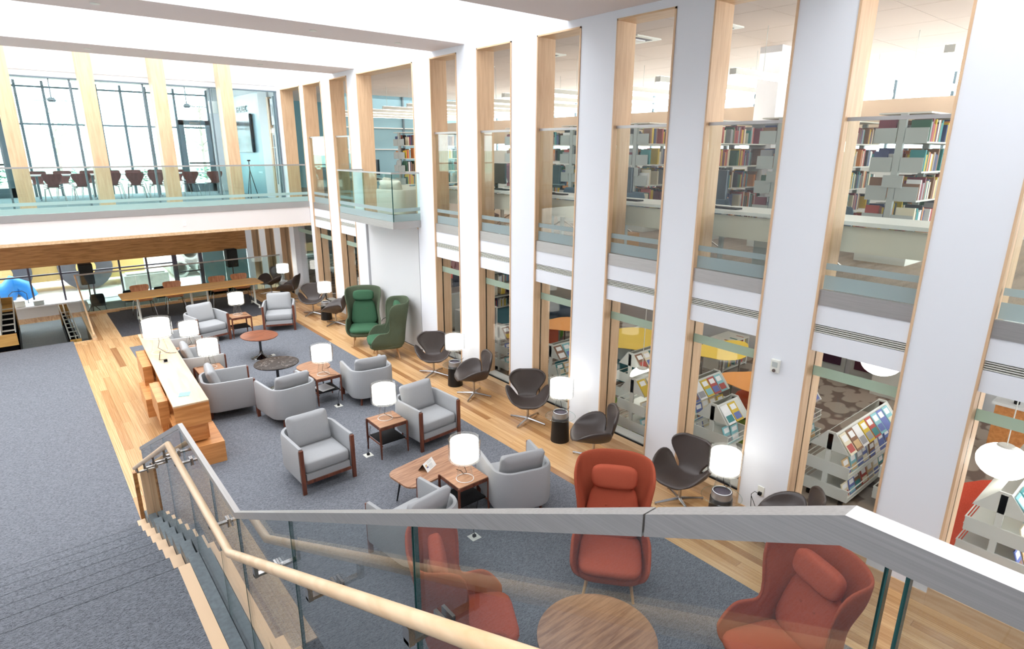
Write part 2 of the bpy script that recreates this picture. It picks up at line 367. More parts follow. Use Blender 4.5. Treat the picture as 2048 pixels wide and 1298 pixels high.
# lights, devices on the wall
# ground floor: slab, carpets, planks
fl = struct('floor')
FB = MB(); FB.box((-6, -4, -.3), (.54, 16.7, -.012)); FB.box((.54, -4, -.3), (6.65, 16.4, -.012)); FB.box((.97, 16.4, -.3), (6.65, 19.4, -.012)); FB.box((.54, 16.4, -.3), (.97, 16.55, -.012))
FB.build('subfloor', 'dark_slot', fl)
box('carpet', (-6, -4, -.012), (.54, 16.7, 0), 'carpet_grey', fl)
box('carpet', (1.48, .8, -.012), (5.17, 15.4, 0), 'carpet_grey', fl)
box('carpet', (1.47, 16.4, -.012), (5.15, 19.2, 0), 'carpet_dark', fl)
plank_me = None
def planks(x0, x1, y0, y1, wd=.105, lmin=.9, lmax=2.2, stuff=False, along='Y'):
    global plank_me
    nx = max(1, round((x1-x0)/wd)); pw = (x1-x0)/nx; far = MB()
    for i in range(nx):
        y = y0 - random.random()*lmax*.6
        while y < y1:
            L = random.uniform(lmin, lmax); a = max(y, y0); b = min(y+L, y1); y += L
            if b-a < .1: continue
            if stuff: far.box((x0+i*pw+.001, a, -.012), (x0+(i+1)*pw-.001, b-.002, 0)); continue
            if plank_me is None:
                q = MB().box((0, 0, -1), (1, 1, 0)).build('plank', 'floor_wood', fl); plank_me = q
            else:
                q = plank_me.copy(); C.objects.link(q)
            q.location = (x0+i*pw+.001, a, random.uniform(-.0006, 0)); q.scale = (pw-.002, b-a-.002, .012)
planks(5.17, W-.012, -1.2, 17.9, .104, 1.0, 2.6)
planks(.54, 1.48, 4.6, 16.4, .118, 1.0, 2.6)
planks(1.48, 5.17, 15.4, 16.4, .12, .8, 1.1)
planks(5.15, W-.012, 17.9, 19.36, .16, 1.5, 1.6)
planks(.97, 1.47, 16.4, 19.36, .12, 1.4, 1.6)
planks(1.47, 5.15, 19.2, 19.36, .3, .2, .3)
# lower level beyond the guard
lowf = struct('floor')
box('subfloor', (-6, 16.7, LOW-.2), (7, 24, LOW-.01), 'concrete', lowf)
box('carpet', (-6, 16.7, LOW-.01), (7, 22.2, LOW), 'carpet_blue', lowf)
box('border', (-6, 22.2, LOW-.01), (7, 23, LOW), 'floor_wood', lowf)
tr = struct('trim_1')
box('retaining_wall', (.97, 16.5, LOW), (1.03, 19.4, -.013), 'beech_h', tr); box('retaining_wall', (.97, 19.34, LOW), (6.5, 19.4, -.013), 'grey_wall', tr)
box('retaining_wall', (-6, 16.66, LOW), (.54, 16.72, -.013), 'grey_wall', tr); box('retaining_wall', (.54, 16.55, LOW), (.97, 16.6, -.0), 'beech_h', tr); box('edge_plank', (.54, 16.4, -.012), (.97, 16.55, 0), 'floor_wood', tr)
box('curb', (.90, 16.45, -.02), (.99, 19.4, .06), 'beech_h', tr)
box('curb', (.99, 19.33, -.02), (6.3, 19.4, .05), 'beech_h', tr)
# far window wall on the lower level
fw = struct('wall_far')
box('low_wall', (-6, 22.9, LOW), (W, 23.1, -.28), 'grey_wall', fw)
box('sill', (-6, 22.6, -.30), (W, 23.15, -.26), 'white_wall', fw)
box('header', (-6, 22.9, .84), (W, 23.1, 2.75), 'header_wood', fw)
wn = struct('window_30')
for x in (-1.6, -.78, .01, .78, 1.55, 2.34, 3.11, 3.9): box('mullion', (x-.025, 22.95, -.26), (x+.025, 23.05, .84), 'mullion_dark', wn)
for x in (3.95, 4.75): box('door_jamb', (x-.06, 22.93, -.26), (x+.06, 23.06, .84), 'mullion_dark', wn)
box('push_bar', (4.05, 22.9, .22), (4.7, 22.93, .26), 'black_metal', wn)
box('transom', (-6, 22.96, .56), (3.9, 23.04, .60), 'mullion_dark', wn)
xs = [-6, -1.6, -.78, .01, .78, 1.55, 2.34, 3.11, 3.9, 4.75]
for a, b in zip(xs, xs[1:]): box('glass_pane', (a+.03, 22.995, -.25), (b-.03, 23.005, .83), 'window_glass', wn)
for a, b in ((4.82, 5.5), (5.52, 6.28)): box('wall_panel', (a, 22.9, LOW), (b, 22.96, .84), 'teal_panel', fw)
box('panel_socket', (5.05, 22.88, .45), (5.15, 22.9, .53), 'mullion', fw)
# balcony edge at the far end
bal = struct('trim_2')
box('fascia', (-6, YB, 2.35), (W, YB+.15, 2.79), 'warm_white', bal)
box('fascia_trim', (-6, YB-.01, 2.28), (W, YB+.2, 2.35), 'beech_h', bal)
box('steel_shoe', (-6, YB-.02, 2.79), (W, YB+.06, 2.94), 'steel', bal)
box('balcony_floor', (-6, YB+.06, 2.4), (W, 24, F2), 'carpet_blue', bal)
box('under_soffit', (-6, YB+.2, 2.34), (W, 22.9, 2.4), 'header_wood', bal)
gd = struct('trim_3')
xj = [-6, -3.3, -1.8, -.62+.4, .93, 2.08, 3.23, 4.38, 5.53, 6.29]
for a, b in zip(xj, xj[1:]):
    box('guard_glass', (a+.006, YB, 2.94), (b-.006, YB+.012, 3.89), 'green_glass', gd)
box('frosted_band', (-6, YB-.006, 2.945), (6.29, YB-.002, 3.07), 'frost_teal', gd)
box('frosted_band', (-6, YB-.006, 3.12), (6.29, YB-.002, 3.19), 'frost_teal', gd)
box('guard_cap', (-6, YB-.012, 3.885), (6.29, YB+.024, 3.92), 'steel', gd)
# beech fins and glass wall of the upper room
fins = struct('trim_4')
for x in (-2.85, -1.35, .12, 1.65, 3.12, 4.66): box('fin', (x, 17.6, F2), (x+.3, 18.0, 7.2), 'beech', fins)
gw = struct('window_31')
box('header_band', (-6, 18.25, 5.88), (W, 18.4, 7.4), 'white_wall', gw)
box('head_channel', (-6, 18.24, 5.85), (W, 18.36, 5.88), 'mullion', gw)
for x in (-3, -1.5, 0.02, 1.52, 3.02, 4.56, 6.27): box('mullion', (x-.02, 18.27, F2), (x+.02, 18.33, 5.86), 'mullion', gw); 
xs = [-6, -3, -1.5, .02, 1.52, 3.02, 4.56, 6.27]
for a, b in zip(xs, xs[1:]): box('glass_pane', (a+.02, 18.295, F2), (b-.02, 18.305, 5.86), 'window_glass', gw)
# upper far windows
w2 = struct('window_32')
for x in (-1.2, -.35, .3, .63, 1.3, 2.0, 2.65, 3.3, 4.0, 4.62, 4.83, 5.85): box('mullion', (x-.035, 23.95, F2), (x+.035, 24.05, 6.25), 'mullion', w2)
for z in (4.98, 6.05): box('transom', (-6, 23.96, z), (5.85, 24.04, z+.05), 'mullion', w2)
box('glass_pane', (-6, 23.99, F2), (5.85, 24.0, 6.2), 'window_glass', w2)
box('wall_far_upper', (5.88, 23.9, F2), (7, 24.1, 6.5), 'white_wall', kind='structure').name = 'wall_far_upper'
# far doors in the upper window wall
def framed_door(n, x0, x1, top, y=23.9):
    d = struct('door_%d' % n)
    for a, b in ((x0, x0+.14), (x1-.14, x1)): box('stile', (a, y-.04, F2), (b, y+.03, top), 'mullion', d)
    box('head_rail', (x0, y-.04, top-.16), (x1, y+.03, top), 'mullion', d); box('bottom_rail', (x0, y-.04, F2), (x1, y+.03, F2+.28), 'mullion', d)
    box('glass_pane', (x0+.14, y-.01, F2+.28), (x1-.14, y, top-.16), 'window_glass', d)
    box('push_bar', (x0+.15, y-.1, F2+.95), (x1-.15, y-.06, F2+1.0), 'black_metal', d); box('closer', (x0+.3, y-.1, top-.14), (x1-.3, y-.04, top-.06), 'chrome', d)
framed_door(1, 4.86, 5.82, 5.25); framed_door(2, -.85, .18, 5.2)
# upper room side wall: panel, screen, lettering, inner door
sw = struct('wall_right_upper')
box('blue_panel', (W-.05, 19.75, F2), (W-.0, 22.6, 5.95), 'blue_panel', sw)
box('white_panel', (W-.06, 18.95, F2), (W, 19.75, 6.2), 'white_wall', sw)
d3 = struct('door_3')
box('door_frame', (W-.08, 18.8, F2), (W-.01, 18.95, 5.75), 'beech', d3); box('door_frame', (W-.08, 18.36, F2), (W-.01, 18.42, 5.75), 'mullion', d3)
box('door_leaf', (W-.05, 18.42, F2), (W-.02, 18.8, 4.9), 'warm_white', d3); box('transom_glass', (W-.05, 18.42, 4.98), (W-.03, 18.8, 5.7), 'screen', d3)
box('vision_strip', (W-.06, 18.62, 3.3), (W-.05, 18.7, 4.7), 'mullion', d3)
def text_mesh(name, body, size, mat, ext, parent, matrix):
    cu = bpy.data.curves.new(name, 'FONT'); cu.body = body; cu.size = size; cu.extrude = ext; cu.align_x = 'LEFT'
    to = bpy.data.objects.new(name, cu); C.objects.link(to); dg = bpy.context.evaluated_depsgraph_get(); dg.update()
    me = bpy.data.meshes.new_from_object(to.evaluated_get(dg)); bpy.data.objects.remove(to)
    o = bpy.data.objects.new(name, me); C.objects.link(o); me.materials.append(M[mat]); o.matrix_basis = matrix
    if parent: o.parent = parent
    return o
sg = thing('wall_lettering', 'two rows of raised white lettering on the pale blue panel above the screen', 'sign', (W-.05, 22.0, 5.35))
rt = Matrix.Rotation(-PI/2, 4, 'Z') @ Matrix.Rotation(PI/2, 4, 'X')
for k, s in enumerate(('TECALEC', 'VLERARO')):
    text_mesh('letters', s, .26, 'paper', .015, sg, Matrix.Translation((-.02, 0, .1-.3*k)) @ rt)
# two upper landing ceilings, outer walls
o = struct('ceiling')
box('room_ceiling', (-6, 18.4, 6.3), (7, 24.1, 6.4), 'ceiling_white', o)
SO = 6.0
for a, b in ((-4.3, -.9), (2.6, 6.5), (9.0, 10.0), (13.2, 14.35)):
    box('soffit_beam', (-6.3, a, SO), (W, b, 7.4), ['soffit'], o)
# skin the beam sides white: separate thin boards
for a, b in ((-.9, 2.6), (6.5, 9.0), (10.0, 13.2), (14.35, 18.25)):
    box('well_side', (-6.3, a, SO+.005), (W, a+.02, 7.4), 'ceiling_white', o); box('well_side', (-6.3, b-.02, SO+.005), (W, b, 7.4), 'ceiling_white', o)
    s_ = struct('window_%d' % (40+int(a+2))); box('skylight_lens', (-6.2, a+.03, 7.3), (W-.02, b-.03, 7.36), 'skylight' if a > 0 else 'skylight_dim', s_)
for (x, y) in ((1.2, 9.5), (3.9, 9.45), (1.5, 13.7), (4.5, 13.8), (5.4, 9.6)):
    MB().lathe([(.05, SO-.012), (.055, SO-.006), (.055, SO)], 12, (x, y, 0)).build('downlight_trim', 'white_metal', o)
box('roof_slab', (-6.6, -4.4, 7.4), (7, 24.5, 7.5), 'ceiling_white', o)
wl = struct('wall_left'); box('wall_face', (-6.5, -4.2, LOW), (-6.3, 18.3, 7.4), 'white_wall', wl); box('wall_face', (-6.5, 18.3, F2), (-6.3, 24, 7.4), 'white_wall', wl)
wk = struct('wall_back'); box('wall_face', (-6.5, -4.4, 0), (W+TH, -4.2, 7.4), 'white_wall', wk)
for i, (y, z) in enumerate(((10.05, 6.12), (14.45, 6.2))):
    c_ = thing('wall_camera', ['small black camera high on the white wall nearer the middle of the hall', 'small black camera high on the white wall at the far end'][i], 'camera', (W-.01, y, z))
    MB().box((-.08, -.05, -.02), (0, .05, .03)).build('housing', 'black_plastic', c_); MB().lathe([(.02, -.05), (.03, -.03), (.03, -.02)], 10, (-.05, 0, 0)).build('lens', 'black_gloss', c_)
wc = thing('occupancy_sensor', 'white plastic control box on the white column in the right half of the wall', 'sensor', (W, 3.02, 2.0))
bevel(MB().box((-.04, -.05, -.075), (0, .05, .075)).build('housing', 'white_metal', wc), .008); MB().box((-.045, -.03, -.01), (-.04, .03, .05)).build('sensor_window', 'shelf_grey', wc)
MB().lathe([(.02, -.0), (.02, .008)], 12).build('dial', 'chrome', wc, loc=(-.042, 0, -.05), rot=(0, -PI/2, 0))
# ------------------------------------------------------------------ juliet balcony in the wide opening
jb = struct('trim_5')
box('balcony_slab', (5.71, 10.62, 2.8), (W+TH, 13.05, F2), 'warm_white', jb)
box('steel_shoe', (5.68, 10.6, 2.8), (5.71, 13.08, 2.94), 'steel', jb); box('steel_shoe', (5.71, 10.6, 2.8), (W, 10.63, 2.94), 'steel', jb); box('steel_shoe', (5.71, 13.05, 2.8), (W, 13.08, 2.94), 'steel', jb)
for (a, b) in (((5.70, 10.62, 2.94), (5.712, 13.06, 3.85)), ((5.72, 10.615, 2.94), (W-.005, 10.627, 3.85)), ((5.72, 13.05, 2.94), (W-.005, 13.062, 3.85))):
    box('guard_glass', a, b, 'green_glass', jb)
for z0, z1 in ((2.945, 3.08), (3.13, 3.20)):
    box('frosted_band', (5.695, 10.62, z0), (5.698, 13.06, z1), 'frost', jb); box('frosted_band', (5.72, 10.608, z0), (W-.005, 10.612, z1), 'frost', jb)
box('guard_cap', (5.69, 10.60, 3.85), (5.72, 13.08, 3.88), 'steel', jb); box('guard_cap', (5.72, 10.605, 3.85), (W, 10.635, 3.88), 'steel', jb); box('guard_cap', (5.72, 13.045, 3.85), (W, 13.075, 3.88), 'steel', jb)
box('glass_edge', (5.698, 10.611, 2.94), (5.714, 10.622, 3.85), 'glass_edge', jb)
# ------------------------------------------------------------------ upper library shell and lower children's room shell
uf = struct('floor'); box('slab', (W+TH, -4, 2.76), (17, 24, F2-.01), 'concrete', uf); box('carpet', (W+.12, -4, F2-.01), (17, 24, F2), 'carpet_brown', uf)
kf = struct('floor'); box('slab', (W+TH, -4, -.2), (17, 24, -.01), 'concrete', kf)
box('carpet', (W+TH, -4, -.01), (17, 24, 0), 'carpet_pebble', kf)
def blob(c, rx, ry, z, mat, nm='carpet_inlay', n=28, k=3, ph=0, par=None):
    pl = [(c[0]+rx*math.cos(t)*(1+.14*math.sin(k*t+ph)), c[1]+ry*math.sin(t)*(1+.14*math.sin(k*t+ph))) for t in [2*PI*i/n for i in range(n)]]
    return MB().prism(pl, z-.004, z+.003).build(nm, mat, par)
blob((9.0, 7.9), .9, 1.0, .002, 'carpet_teal', par=kf); blob((8.0, 4.3), 1.0, .9, .002, 'carpet_green', par=kf, ph=1)
blob((8.6, .9), 1.3, 1.1, .002, 'carpet_red', par=kf, ph=2, k=2); blob((7.6, 7.0), .5, .5, .002, 'carpet_green', par=kf); blob((9.8, 12.8), .8, 1.3, .002, 'carpet_teal', par=kf, ph=1)
blob((7.25, 5.5), .4, .5, .002, 'carpet_green', par=kf)
uc = struct('ceiling')
for i in range(8):
    for j in range(23):
        MB().box((W+TH+.02+i*1.22, -3.9+j*1.2, 6.05), (W+TH+.02+i*1.22+1.21, -3.9+j*1.2+1.19, 6.08)).build('ceiling_tile', 'tile_beige', uc)
box('ceiling_plenum', (W+TH, -4, 6.09), (17, 24, 6.2), 'soffit', uc)
kc = struct('ceiling'); box('ceiling_face', (W+TH, -4, 2.7), (17, 24, 2.76), 'soffit', kc)
kw = struct('wall_right_far'); box('wall_face', (12.2, -4, 0), (12.4, 24, 2.7), 'grey_wall', kw)
box('bulkhead', (12.3, -4, 4.5), (12.45, 19.4, 5.2), 'beige', kw); box('low_partition', (13.5, -4, F2), (13.6, 19.4, 4.3), 'grey_wall', kw)
ww = struct('window_50')
for i in range(24): box('mullion', (16.9, -3.5+i*1.2, F2), (16.98, -3.44+i*1.2, 6.05), 'mullion', ww)
box('glass_pane', (16.94, -4, F2), (16.95, 24, 6.05), 'window_glass', ww)
box('wall_far_end', (W+TH, 24, LOW), (17, 24.1, 6.2), 'teal_panel', kind='structure')
bp = struct('wall_library_end'); box('wall_face', (8.5, 19.5, F2), (14, 19.6, 6.05), 'blue_panel', bp)
for x in (9.5, 11.0, 12.5): box('mullion', (x, 19.44, F2), (x+.06, 19.5, 6.05), 'mullion', bp)
for z in (4.3, 5.0, 5.5): box('transom', (8.5, 19.45, z), (14, 19.5, z+.03), 'paper', bp)
col = struct('trim_6'); box('square_column', (10.6, 5.7, F2), (11.0, 6.1, 6.05), 'white_wall', col)
# purple double door and low case wall in the children's room
d4 = struct('door_4')
for y in (3.85, 4.45):
    box('door_leaf', (12.12, y, 0), (12.16, y+.5, 2.1), 'shelf_grey', d4); box('door_panel', (12.09, y+.08, .25), (12.12, y+.42, 2.0), 'purple_door', d4)
box('door_handle', (12.05, 4.38, 1.0), (12.09, 4.5, 1.03), 'chrome', d4)
# ------------------------------------------------------------------ seating models
def shell_rows(rows, nt_=11, kx=1.3):
    vs = []; fs = []
    for (y, z, w, curl, sweep) in rows:
        for i in range(nt_):
            t = -1+2*i/(nt_-1); x = w*math.sin(kx*t)/math.sin(kx)
            vs.append((x, y+sweep*t*t, z+curl*abs(t)**2.4))
    for r in range(len(rows)-1):
        for i in range(nt_-1): a = r*nt_+i; fs.append((a, a+1, a+nt_+1, a+nt_))
    m = MB(); m.add(vs, fs); return m
def make_swivel(label, mat='leather_brown'):
    t = thing('swivel_armchair', label, 'armchair')
    rows = [(-.32, .35, .09, .0, .01), (-.335, .375, .22, .02, .03), (-.30, .375, .295, .10, .06), (-.22, .355, .345, .20, .09), (-.11, .335, .37, .265, .12), (-.01, .325, .365, .28, .14), (.07, .325, .315, .25, .14),
            (.12, .33, .24, .14, .10), (.155, .34, .165, .03, .02), (.20, .375, .145, .0, -.01), (.232, .44, .165, 0, -.02), (.256, .52, .225, 0, -.04), (.275, .60, .285, 0, -.06), (.292, .68, .315, 0, -.075), (.307, .745, .295, 0, -.075), (.316, .79, .23, 0, -.055), (.319, .808, .11, 0, -.02)]
    s = shell_rows(rows, 13).build('seat_shell', mat, t); mods(s, .035, 1)
    b = MB(); b.tube([(0, 0, .05), (0, 0, .30)], .02, 10); b.lathe([(.07, .285), (.09, .305), (.03, .31)], 12); b.build('column', 'chrome', t, smooth=40)
    for k in range(4):
        a = PI/4+k*PI/2+.2; l = MB(); e = (.33*math.cos(a), .33*math.sin(a))
        l.tube([(0, 0, .055), (e[0]*.5, e[1]*.5, .04), (e[0], e[1], .022)], [.022, .017, .013], 6)
        l.lathe([(.013, 0), (.014, .022)], 8, (e[0]*.97, e[1]*.97, 0)); l.build('leg', 'chrome', t, smooth=40)
    return t
def make_wing(label, shell, cushion):
    t = thing('wing_armchair', label, 'armchair')
    ns, nv = 45, 15; vs = []; fs = []
    for i in range(ns):
        s = -1+2*i/(ns-1); a = abs(s); sg = 1 if s >= 0 else -1
        sm = lambda q: max(0, min(1, q))**2*(3-2*max(0, min(1, q)))
        zt = 1.27-.03*sm(a/.45) if a < .47 else 1.24-.62*sm((a-.47)/.15)
        if a > .80: zt -= .20*((a-.80)/.2)**2
        for j in range(nv):
            v = j/(nv-1); z = .24+v*(zt-.24)
            wb = .325-.02*sm((z-.5)/.2)+.09*sm((z-.72)/.4)          # back half width by height: waist then wings
            if a < .5:
                th = (a/.5)*PI/2; x = wb*math.sin(th)**.75; y = .10+.27*math.cos(th)**.75
            else:
                q = (a-.5)/.5; x = (wb if z > .66 else .325)+.05*math.sin(min(1, q*1.3)*PI/2)*sm((z-.25)/.2); y = .10-.46*q
            if a > .36: y -= .16*sm((z-.75)/.3)*sm((a-.36)/.14)      # wings reach forward at head height
            y += .15*max(0, z-.4)**1.2
            if z < .36: kk = 1-.20*((.36-z)/.12)**2; x *= kk; y = (y+.02)*kk-.02
            vs.append((x*sg, y, z))
    for i in range(ns-1):
        for j in range(nv-1): a = i*nv+j; fs.append((a, a+nv, a+nv+1, a+1))
    mods(MB().add(vs, fs).build('shell', shell, t), .03, 1)
    MB().sell((0, -.03, .30), (.33, .35, .075), .5, .45).build('seat_pan', shell, t, smooth=60)
    MB().sell((0, -.08, .385), (.315, .335, .065), .6, .42).build('seat_cushion', cushion, t, smooth=60)
    rx = Matrix.Translation((0, .23, .70)) @ Matrix.Rotation(-.22, 4, 'X')
    bc = MB().sell((0, 0, 0), (.275, .06, .30), .5, .5, mat=rx, fn=lambda x, y, z: (x*(1-.18*(z/.30)), y, z)).build('back_cushion', cushion, t, smooth=60)
    for sx in (-1, 1): MB().sell((sx*.07, -.058, .07), (.012, .006, .012), .9, .9, 8, 6, mat=rx).build('button', shell, bc, smooth=60)
    MB().sell((0, 0, 0), (.235, .065, .12), .55, .5, mat=Matrix.Translation((0, .245, 1.08)) @ Matrix.Rotation(-.22, 4, 'X')).build('head_pillow', cushion, t, smooth=60)
    for sx, sy in ((-1, -1), (1, -1), (-1, 1), (1, 1)):
        MB().tube([(sx*.20, sy*.20-.02, .27), (sx*.25, sy*.26-.02, 0)], [.022, .013], 10).build('leg', 'leg_oak', t, smooth=50)
    return t
def make_tub(label, mat='fabric_grey'):
    t = thing('tub_armchair', label, 'armchair')
    hw, yf, yb, r = .35, -.40, .345, .20; path = []
    path.append((-hw, yf)); path.append((-hw, -.1))
    for k in range(7): a = PI - k*PI/12; path.append((-hw+r+r*math.cos(a), yb-r+r*math.sin(a)))
    for k in range(7): a = PI/2 - k*PI/12; path.append((hw-r+r*math.cos(a), yb-r+r*math.sin(a)))
    path.append((hw, -.1)); path.append((hw, yf))
    th, z0, z1 = .032, .15, .645; prof = [(-th*.6, z0), (th*.6, z0), (th, z0+.04), (th, z1-.035), (th*.6, z1), (-th*.6, z1), (-th, z1-.035), (-th, z0+.04)]
    rings = []
    for i, (x, y) in enumerate(path):
        p0 = Vector(path[max(0, i-1)]); p1 = Vector(path[min(len(path)-1, i+1)]); d = (p1-p0).normalized(); n = Vector((-d.y, d.x))
        rings.append([(x+n.x*q, y+n.y*q, z + (.0 if z < .4 else (.02*max(0, y)))) for q, z in prof])
    MB().loft(rings).build('arm_and_back_shell', mat, t, smooth=50)
    MB().sell((0, -.04, .21), (.315, .345, .065), .25, .2).build('seat_base', mat, t, smooth=40)
    MB().sell((0, -.07, .345), (.312, .335, .085), .3, .14, 32).build('seat_cushion', mat, t, smooth=60)
    pm = Matrix.Translation((0, .165, .625)) @ Matrix.Rotation(-.30, 4, 'X')
    MB().sell((0, 0, 0), (.285, .08, .215), .30, .22, 32, 16, mat=pm, fn=lambda x, y, z: (x*(1+.04*(abs(z)/.215)**2), y*(1-.8*max(abs(x)/.285, abs(z)/.215)**5), z*(1+.07*(abs(x)/.285)**2))).build('back_pillow', mat, t, smooth=70)
    for sx in (-1, 1):
        bevel(box('front_post', (sx*hw-.026, yf-.03, 0), (sx*hw+.026, yf+.005, .628), 'walnut_leg', t), .004)
    t_ = [c for c in t.children]
    box('front_rail', (-hw+.04, yf-.024, .135), (hw-.04, yf+.0, .175), 'walnut_leg', t)
    for sx in (-1, 1): MB().tube([(sx*.22, .26, .16), (sx*.23, .27, 0)], [.024, .017], 4).build('rear_leg', 'walnut_leg', t)
    MB().box((-.30, yf-.005, .175), (.30, yf+.05, .262)).build('front_apron', mat, t)
    return t
def make_side_table(label):
    t = thing('side_table', label, 'table'); h = .215
    bevel(box('table_top', (-h, -h, .485), (h, h, .50), 'walnut_top', t), .004)
    for a, b in (((-h+.01, -h+.005, .44), (h-.01, -h+.022, .485)), ((-h+.01, h-.022, .44), (h-.01, h-.005, .485)), ((-h+.005, -h+.01, .44), (-h+.022, h-.01, .485)), ((h-.022, -h+.01, .44), (h-.005, h-.01, .485))): box('apron', a, b, 'walnut_leg', t)
    for sx in (-1, 1):
        for sy in (-1, 1): MB().tube([(sx*h, sy*h, .488), (sx*h, sy*h, .22), (sx*h, sy*h, 0)], [.016, .018, .010], 8).build('leg', 'walnut_leg', t, smooth=50)
    box('lower_shelf', (-h+.03, -h+.02, .215), (h-.03, h-.02, .232), 'black_plastic', t)
    for sx in (-1, 1): MB().tube([(sx*(h-.02), -h, .20), (sx*(h-.02), h, .20)], .011, 6).build('stretcher', 'walnut_leg', t)
    return t
def make_lamp(label):
    t = thing('table_lamp', label, 'lamp')
    MB().lathe([(.165, .275), (.168, .28), (.168, .505), (.165, .51)], 32).build('lamp_shade', 'lamp_shade', t, smooth=50)
    MB().lathe([(.12, .25), (.18, .255), (.192, .27), (.192, .53), (.19, .532), (.188, .53), (.188, .272), (.12, .256)], 32, cap=False).build('glass_cover', 'clear_glass', t, smooth=40)
    MB().lathe([(.105, .008), (.06, .25), (.056, .25), (.101, .008)], 24, cap=False).build('glass_base', 'clear_glass', t, smooth=40)
    MB().lathe([(.106, 0), (.109, .004), (.105, .008), (.101, .004), (.103, 0)], 32, cap=False).build('base_ring', 'clear_ring', t, smooth=50)
    MB().tube([(0, 0, .27), (.01, 0, .17), (-.02, -.01, .08), (.05, -.08, .012), (.10, -.15, .006), (.17, -.17, .005)], .0035, 5).build('cord', 'black_plastic', t)
    return t
def make_plinth(label):
    t = thing('pedestal_table', label, 'table')
    MB().lathe([(.145, 0), (.143, .01), (.128, .385), (.12, .39)], 32).build('pedestal', 'black_metal', t, smooth=40)
    MB().lathe([(.118, .39), (.118, .47)], 28, cap=False).build('collar', 'steel', t, smooth=40)
    MB().lathe([(.11, .44), (.11, .447)], 28).build('tray', 'mullion_dark', t)
    MB().lathe([(.12, .395), (.225, .395), (.23, .40), (.225, .405), (.12, .405)], 36, cap=False).build('glass_disc', 'clear_glass', t, smooth=40)
    MB().lathe([(.228, .393), (.234, .40), (.228, .407), (.224, .40)], 36, cap=False).build('glass_rim', 'green_glass', t, smooth=40)
    return t
def make_ply(label, mat, legmat='chrome', name='stacking_chair'):
    t = thing(name, label, 'chair')
    rows = [(-.22, .435, .17, .0, .02), (-.215, .45, .205, .01, .02), (-.12, .445, .225, .015, 0), (0, .435, .22, .02, 0), (.10, .435, .17, .02, 0), (.165, .45, .125, .01, 0), (.20, .50, .115, 0, -.01), (.225, .58, .16, 0, -.03), (.245, .66, .215, 0, -.05), (.265, .74, .235, 0, -.06), (.275, .785, .225, 0, -.06), (.277, .80, .19, .0, -.04)]
    mods(shell_rows(rows, 9, 1.1).build('seat_shell', mat, t), .012, 1)
    for sx, sy in ((-1, -1), (1, -1), (-1, 1), (1, 1)):
        MB().tube([(sx*.10, sy*.08, .42), (sx*.19, sy*.17, .40), (sx*.24, sy*.235, 0)], .009, 6).build('leg', legmat, t, smooth=50)
    return t
def make_task(label):
    t = thing('office_chair', label, 'chair')
    rows = [(-.22, .45, .18, .0, .02), (-.21, .46, .23, .02, .02), (-.05, .45, .24, .03, 0), (.10, .45, .22, .04, 0), (.19, .50, .20, .02, -.02), (.22, .60, .21, 0, -.04), (.24, .72, .215, 0, -.05), (.25, .80, .17, 0, -.04)]
    mods(shell_rows(rows, 9, 1.1).build('seat_shell', 'blue_plastic', t), .015, 1)
    MB().tube([(0, 0, .15), (0, 0, .44)], .025, 8).build('column', 'shelf_grey', t, smooth=50)
    for k in range(4):
        a = PI/4+k*PI/2; MB().tube([(0, 0, .22), (.12*math.cos(a), .12*math.sin(a), .14), (.30*math.cos(a), .30*math.sin(a), .012)], .014, 6).build('leg', 'chrome', t, smooth=50)
    return t
# ---- place seats: one prototype each, then copies
protos = {}
tub = make_tub('grey tub armchair facing the camera, left of the middle walnut lamp table')
swv = make_swivel('brown leather swivel chair facing out beside the black pedestal, under the wall sensor')
grn = make_wing('green high-backed wing chair facing the room, the farther one of the green pair', 'fabric_green', 'fabric_green_light')
red = make_wing('orange-red high-backed wing chair behind the metal rail, seen from the front', 'fabric_red', 'fabric_red_bright')
stb = make_side_table('square walnut side table between two grey armchairs, standing beside a floor socket in the middle')
lmp = make_lamp('lit drum-shade table lamp on the middle walnut side table')
pln = make_plinth('black pedestal table with glass disc between two brown chairs near the middle wall column')
plt = make_ply('light wooden chair at the left end of the long oak table', 'ply_tan')
plr = make_ply('dark red wooden chair nearest the left fin behind the balcony glass', 'ply_red')
tsk = make_task('blue office chair at the upper desk seen through the fourth opening from the right')
crm = make_tub('cream upholstered tub chair on the small glass balcony, nearer one with a bulging pillow', 'fabric_cream')
index_children()
def put(o, x, y, z, rz): o.location = (x, y, z); o.rotation_euler = (0, 0, rz)
D = math.radians
GT = 'grey tub armchairs in the lounge'
tub['group'] = GT; put(tub, 2.62, 7.42, 0, D(2))
for x, y, a, lb in [
    (4.38, 7.48, D(5), 'grey tub armchair with walnut posts right of the middle walnut side table'),
    (4.72, 14.95, D(-22), 'grey tub armchair farthest right, beside the far red-brown oval table'),
    (3.0, 14.95, D(12), 'grey tub armchair left of the far walnut side table, facing the camera'),
    (2.25, 10.38, D(82), 'grey tub armchair against the wooden bookcase, nearest the camera of its row'),
    (2.2, 11.98, D(84), 'grey tub armchair against the wooden bookcase, the middle one of three'),
    (2.15, 13.47, D(84), 'grey tub armchair against the wooden bookcase, the farthest of three'),
    (2.98, 9.45, D(186), 'grey tub armchair seen from behind, left of the table with a white magazine'),
    (4.39, 9.4, D(172), 'grey tub armchair seen from behind, right of the walnut table with a white magazine'),
    (4.27, 5.12, D(163), 'grey tub armchair seen from behind, right of the tent card coffee table'),
    (2.82, 5.04, D(188), 'grey tub armchair seen from behind, partly hidden by the metal rail')]:
    dup(tub, (x, y, 0), a, lb, GT)
GS = 'brown swivel chairs along the window wall'
swv['group'] = GS; put(swv, 5.98, 6.87, 0, D(-38)); swv['label'] = 'brown leather swivel chair facing the camera beside the black pedestal with a plug lead'
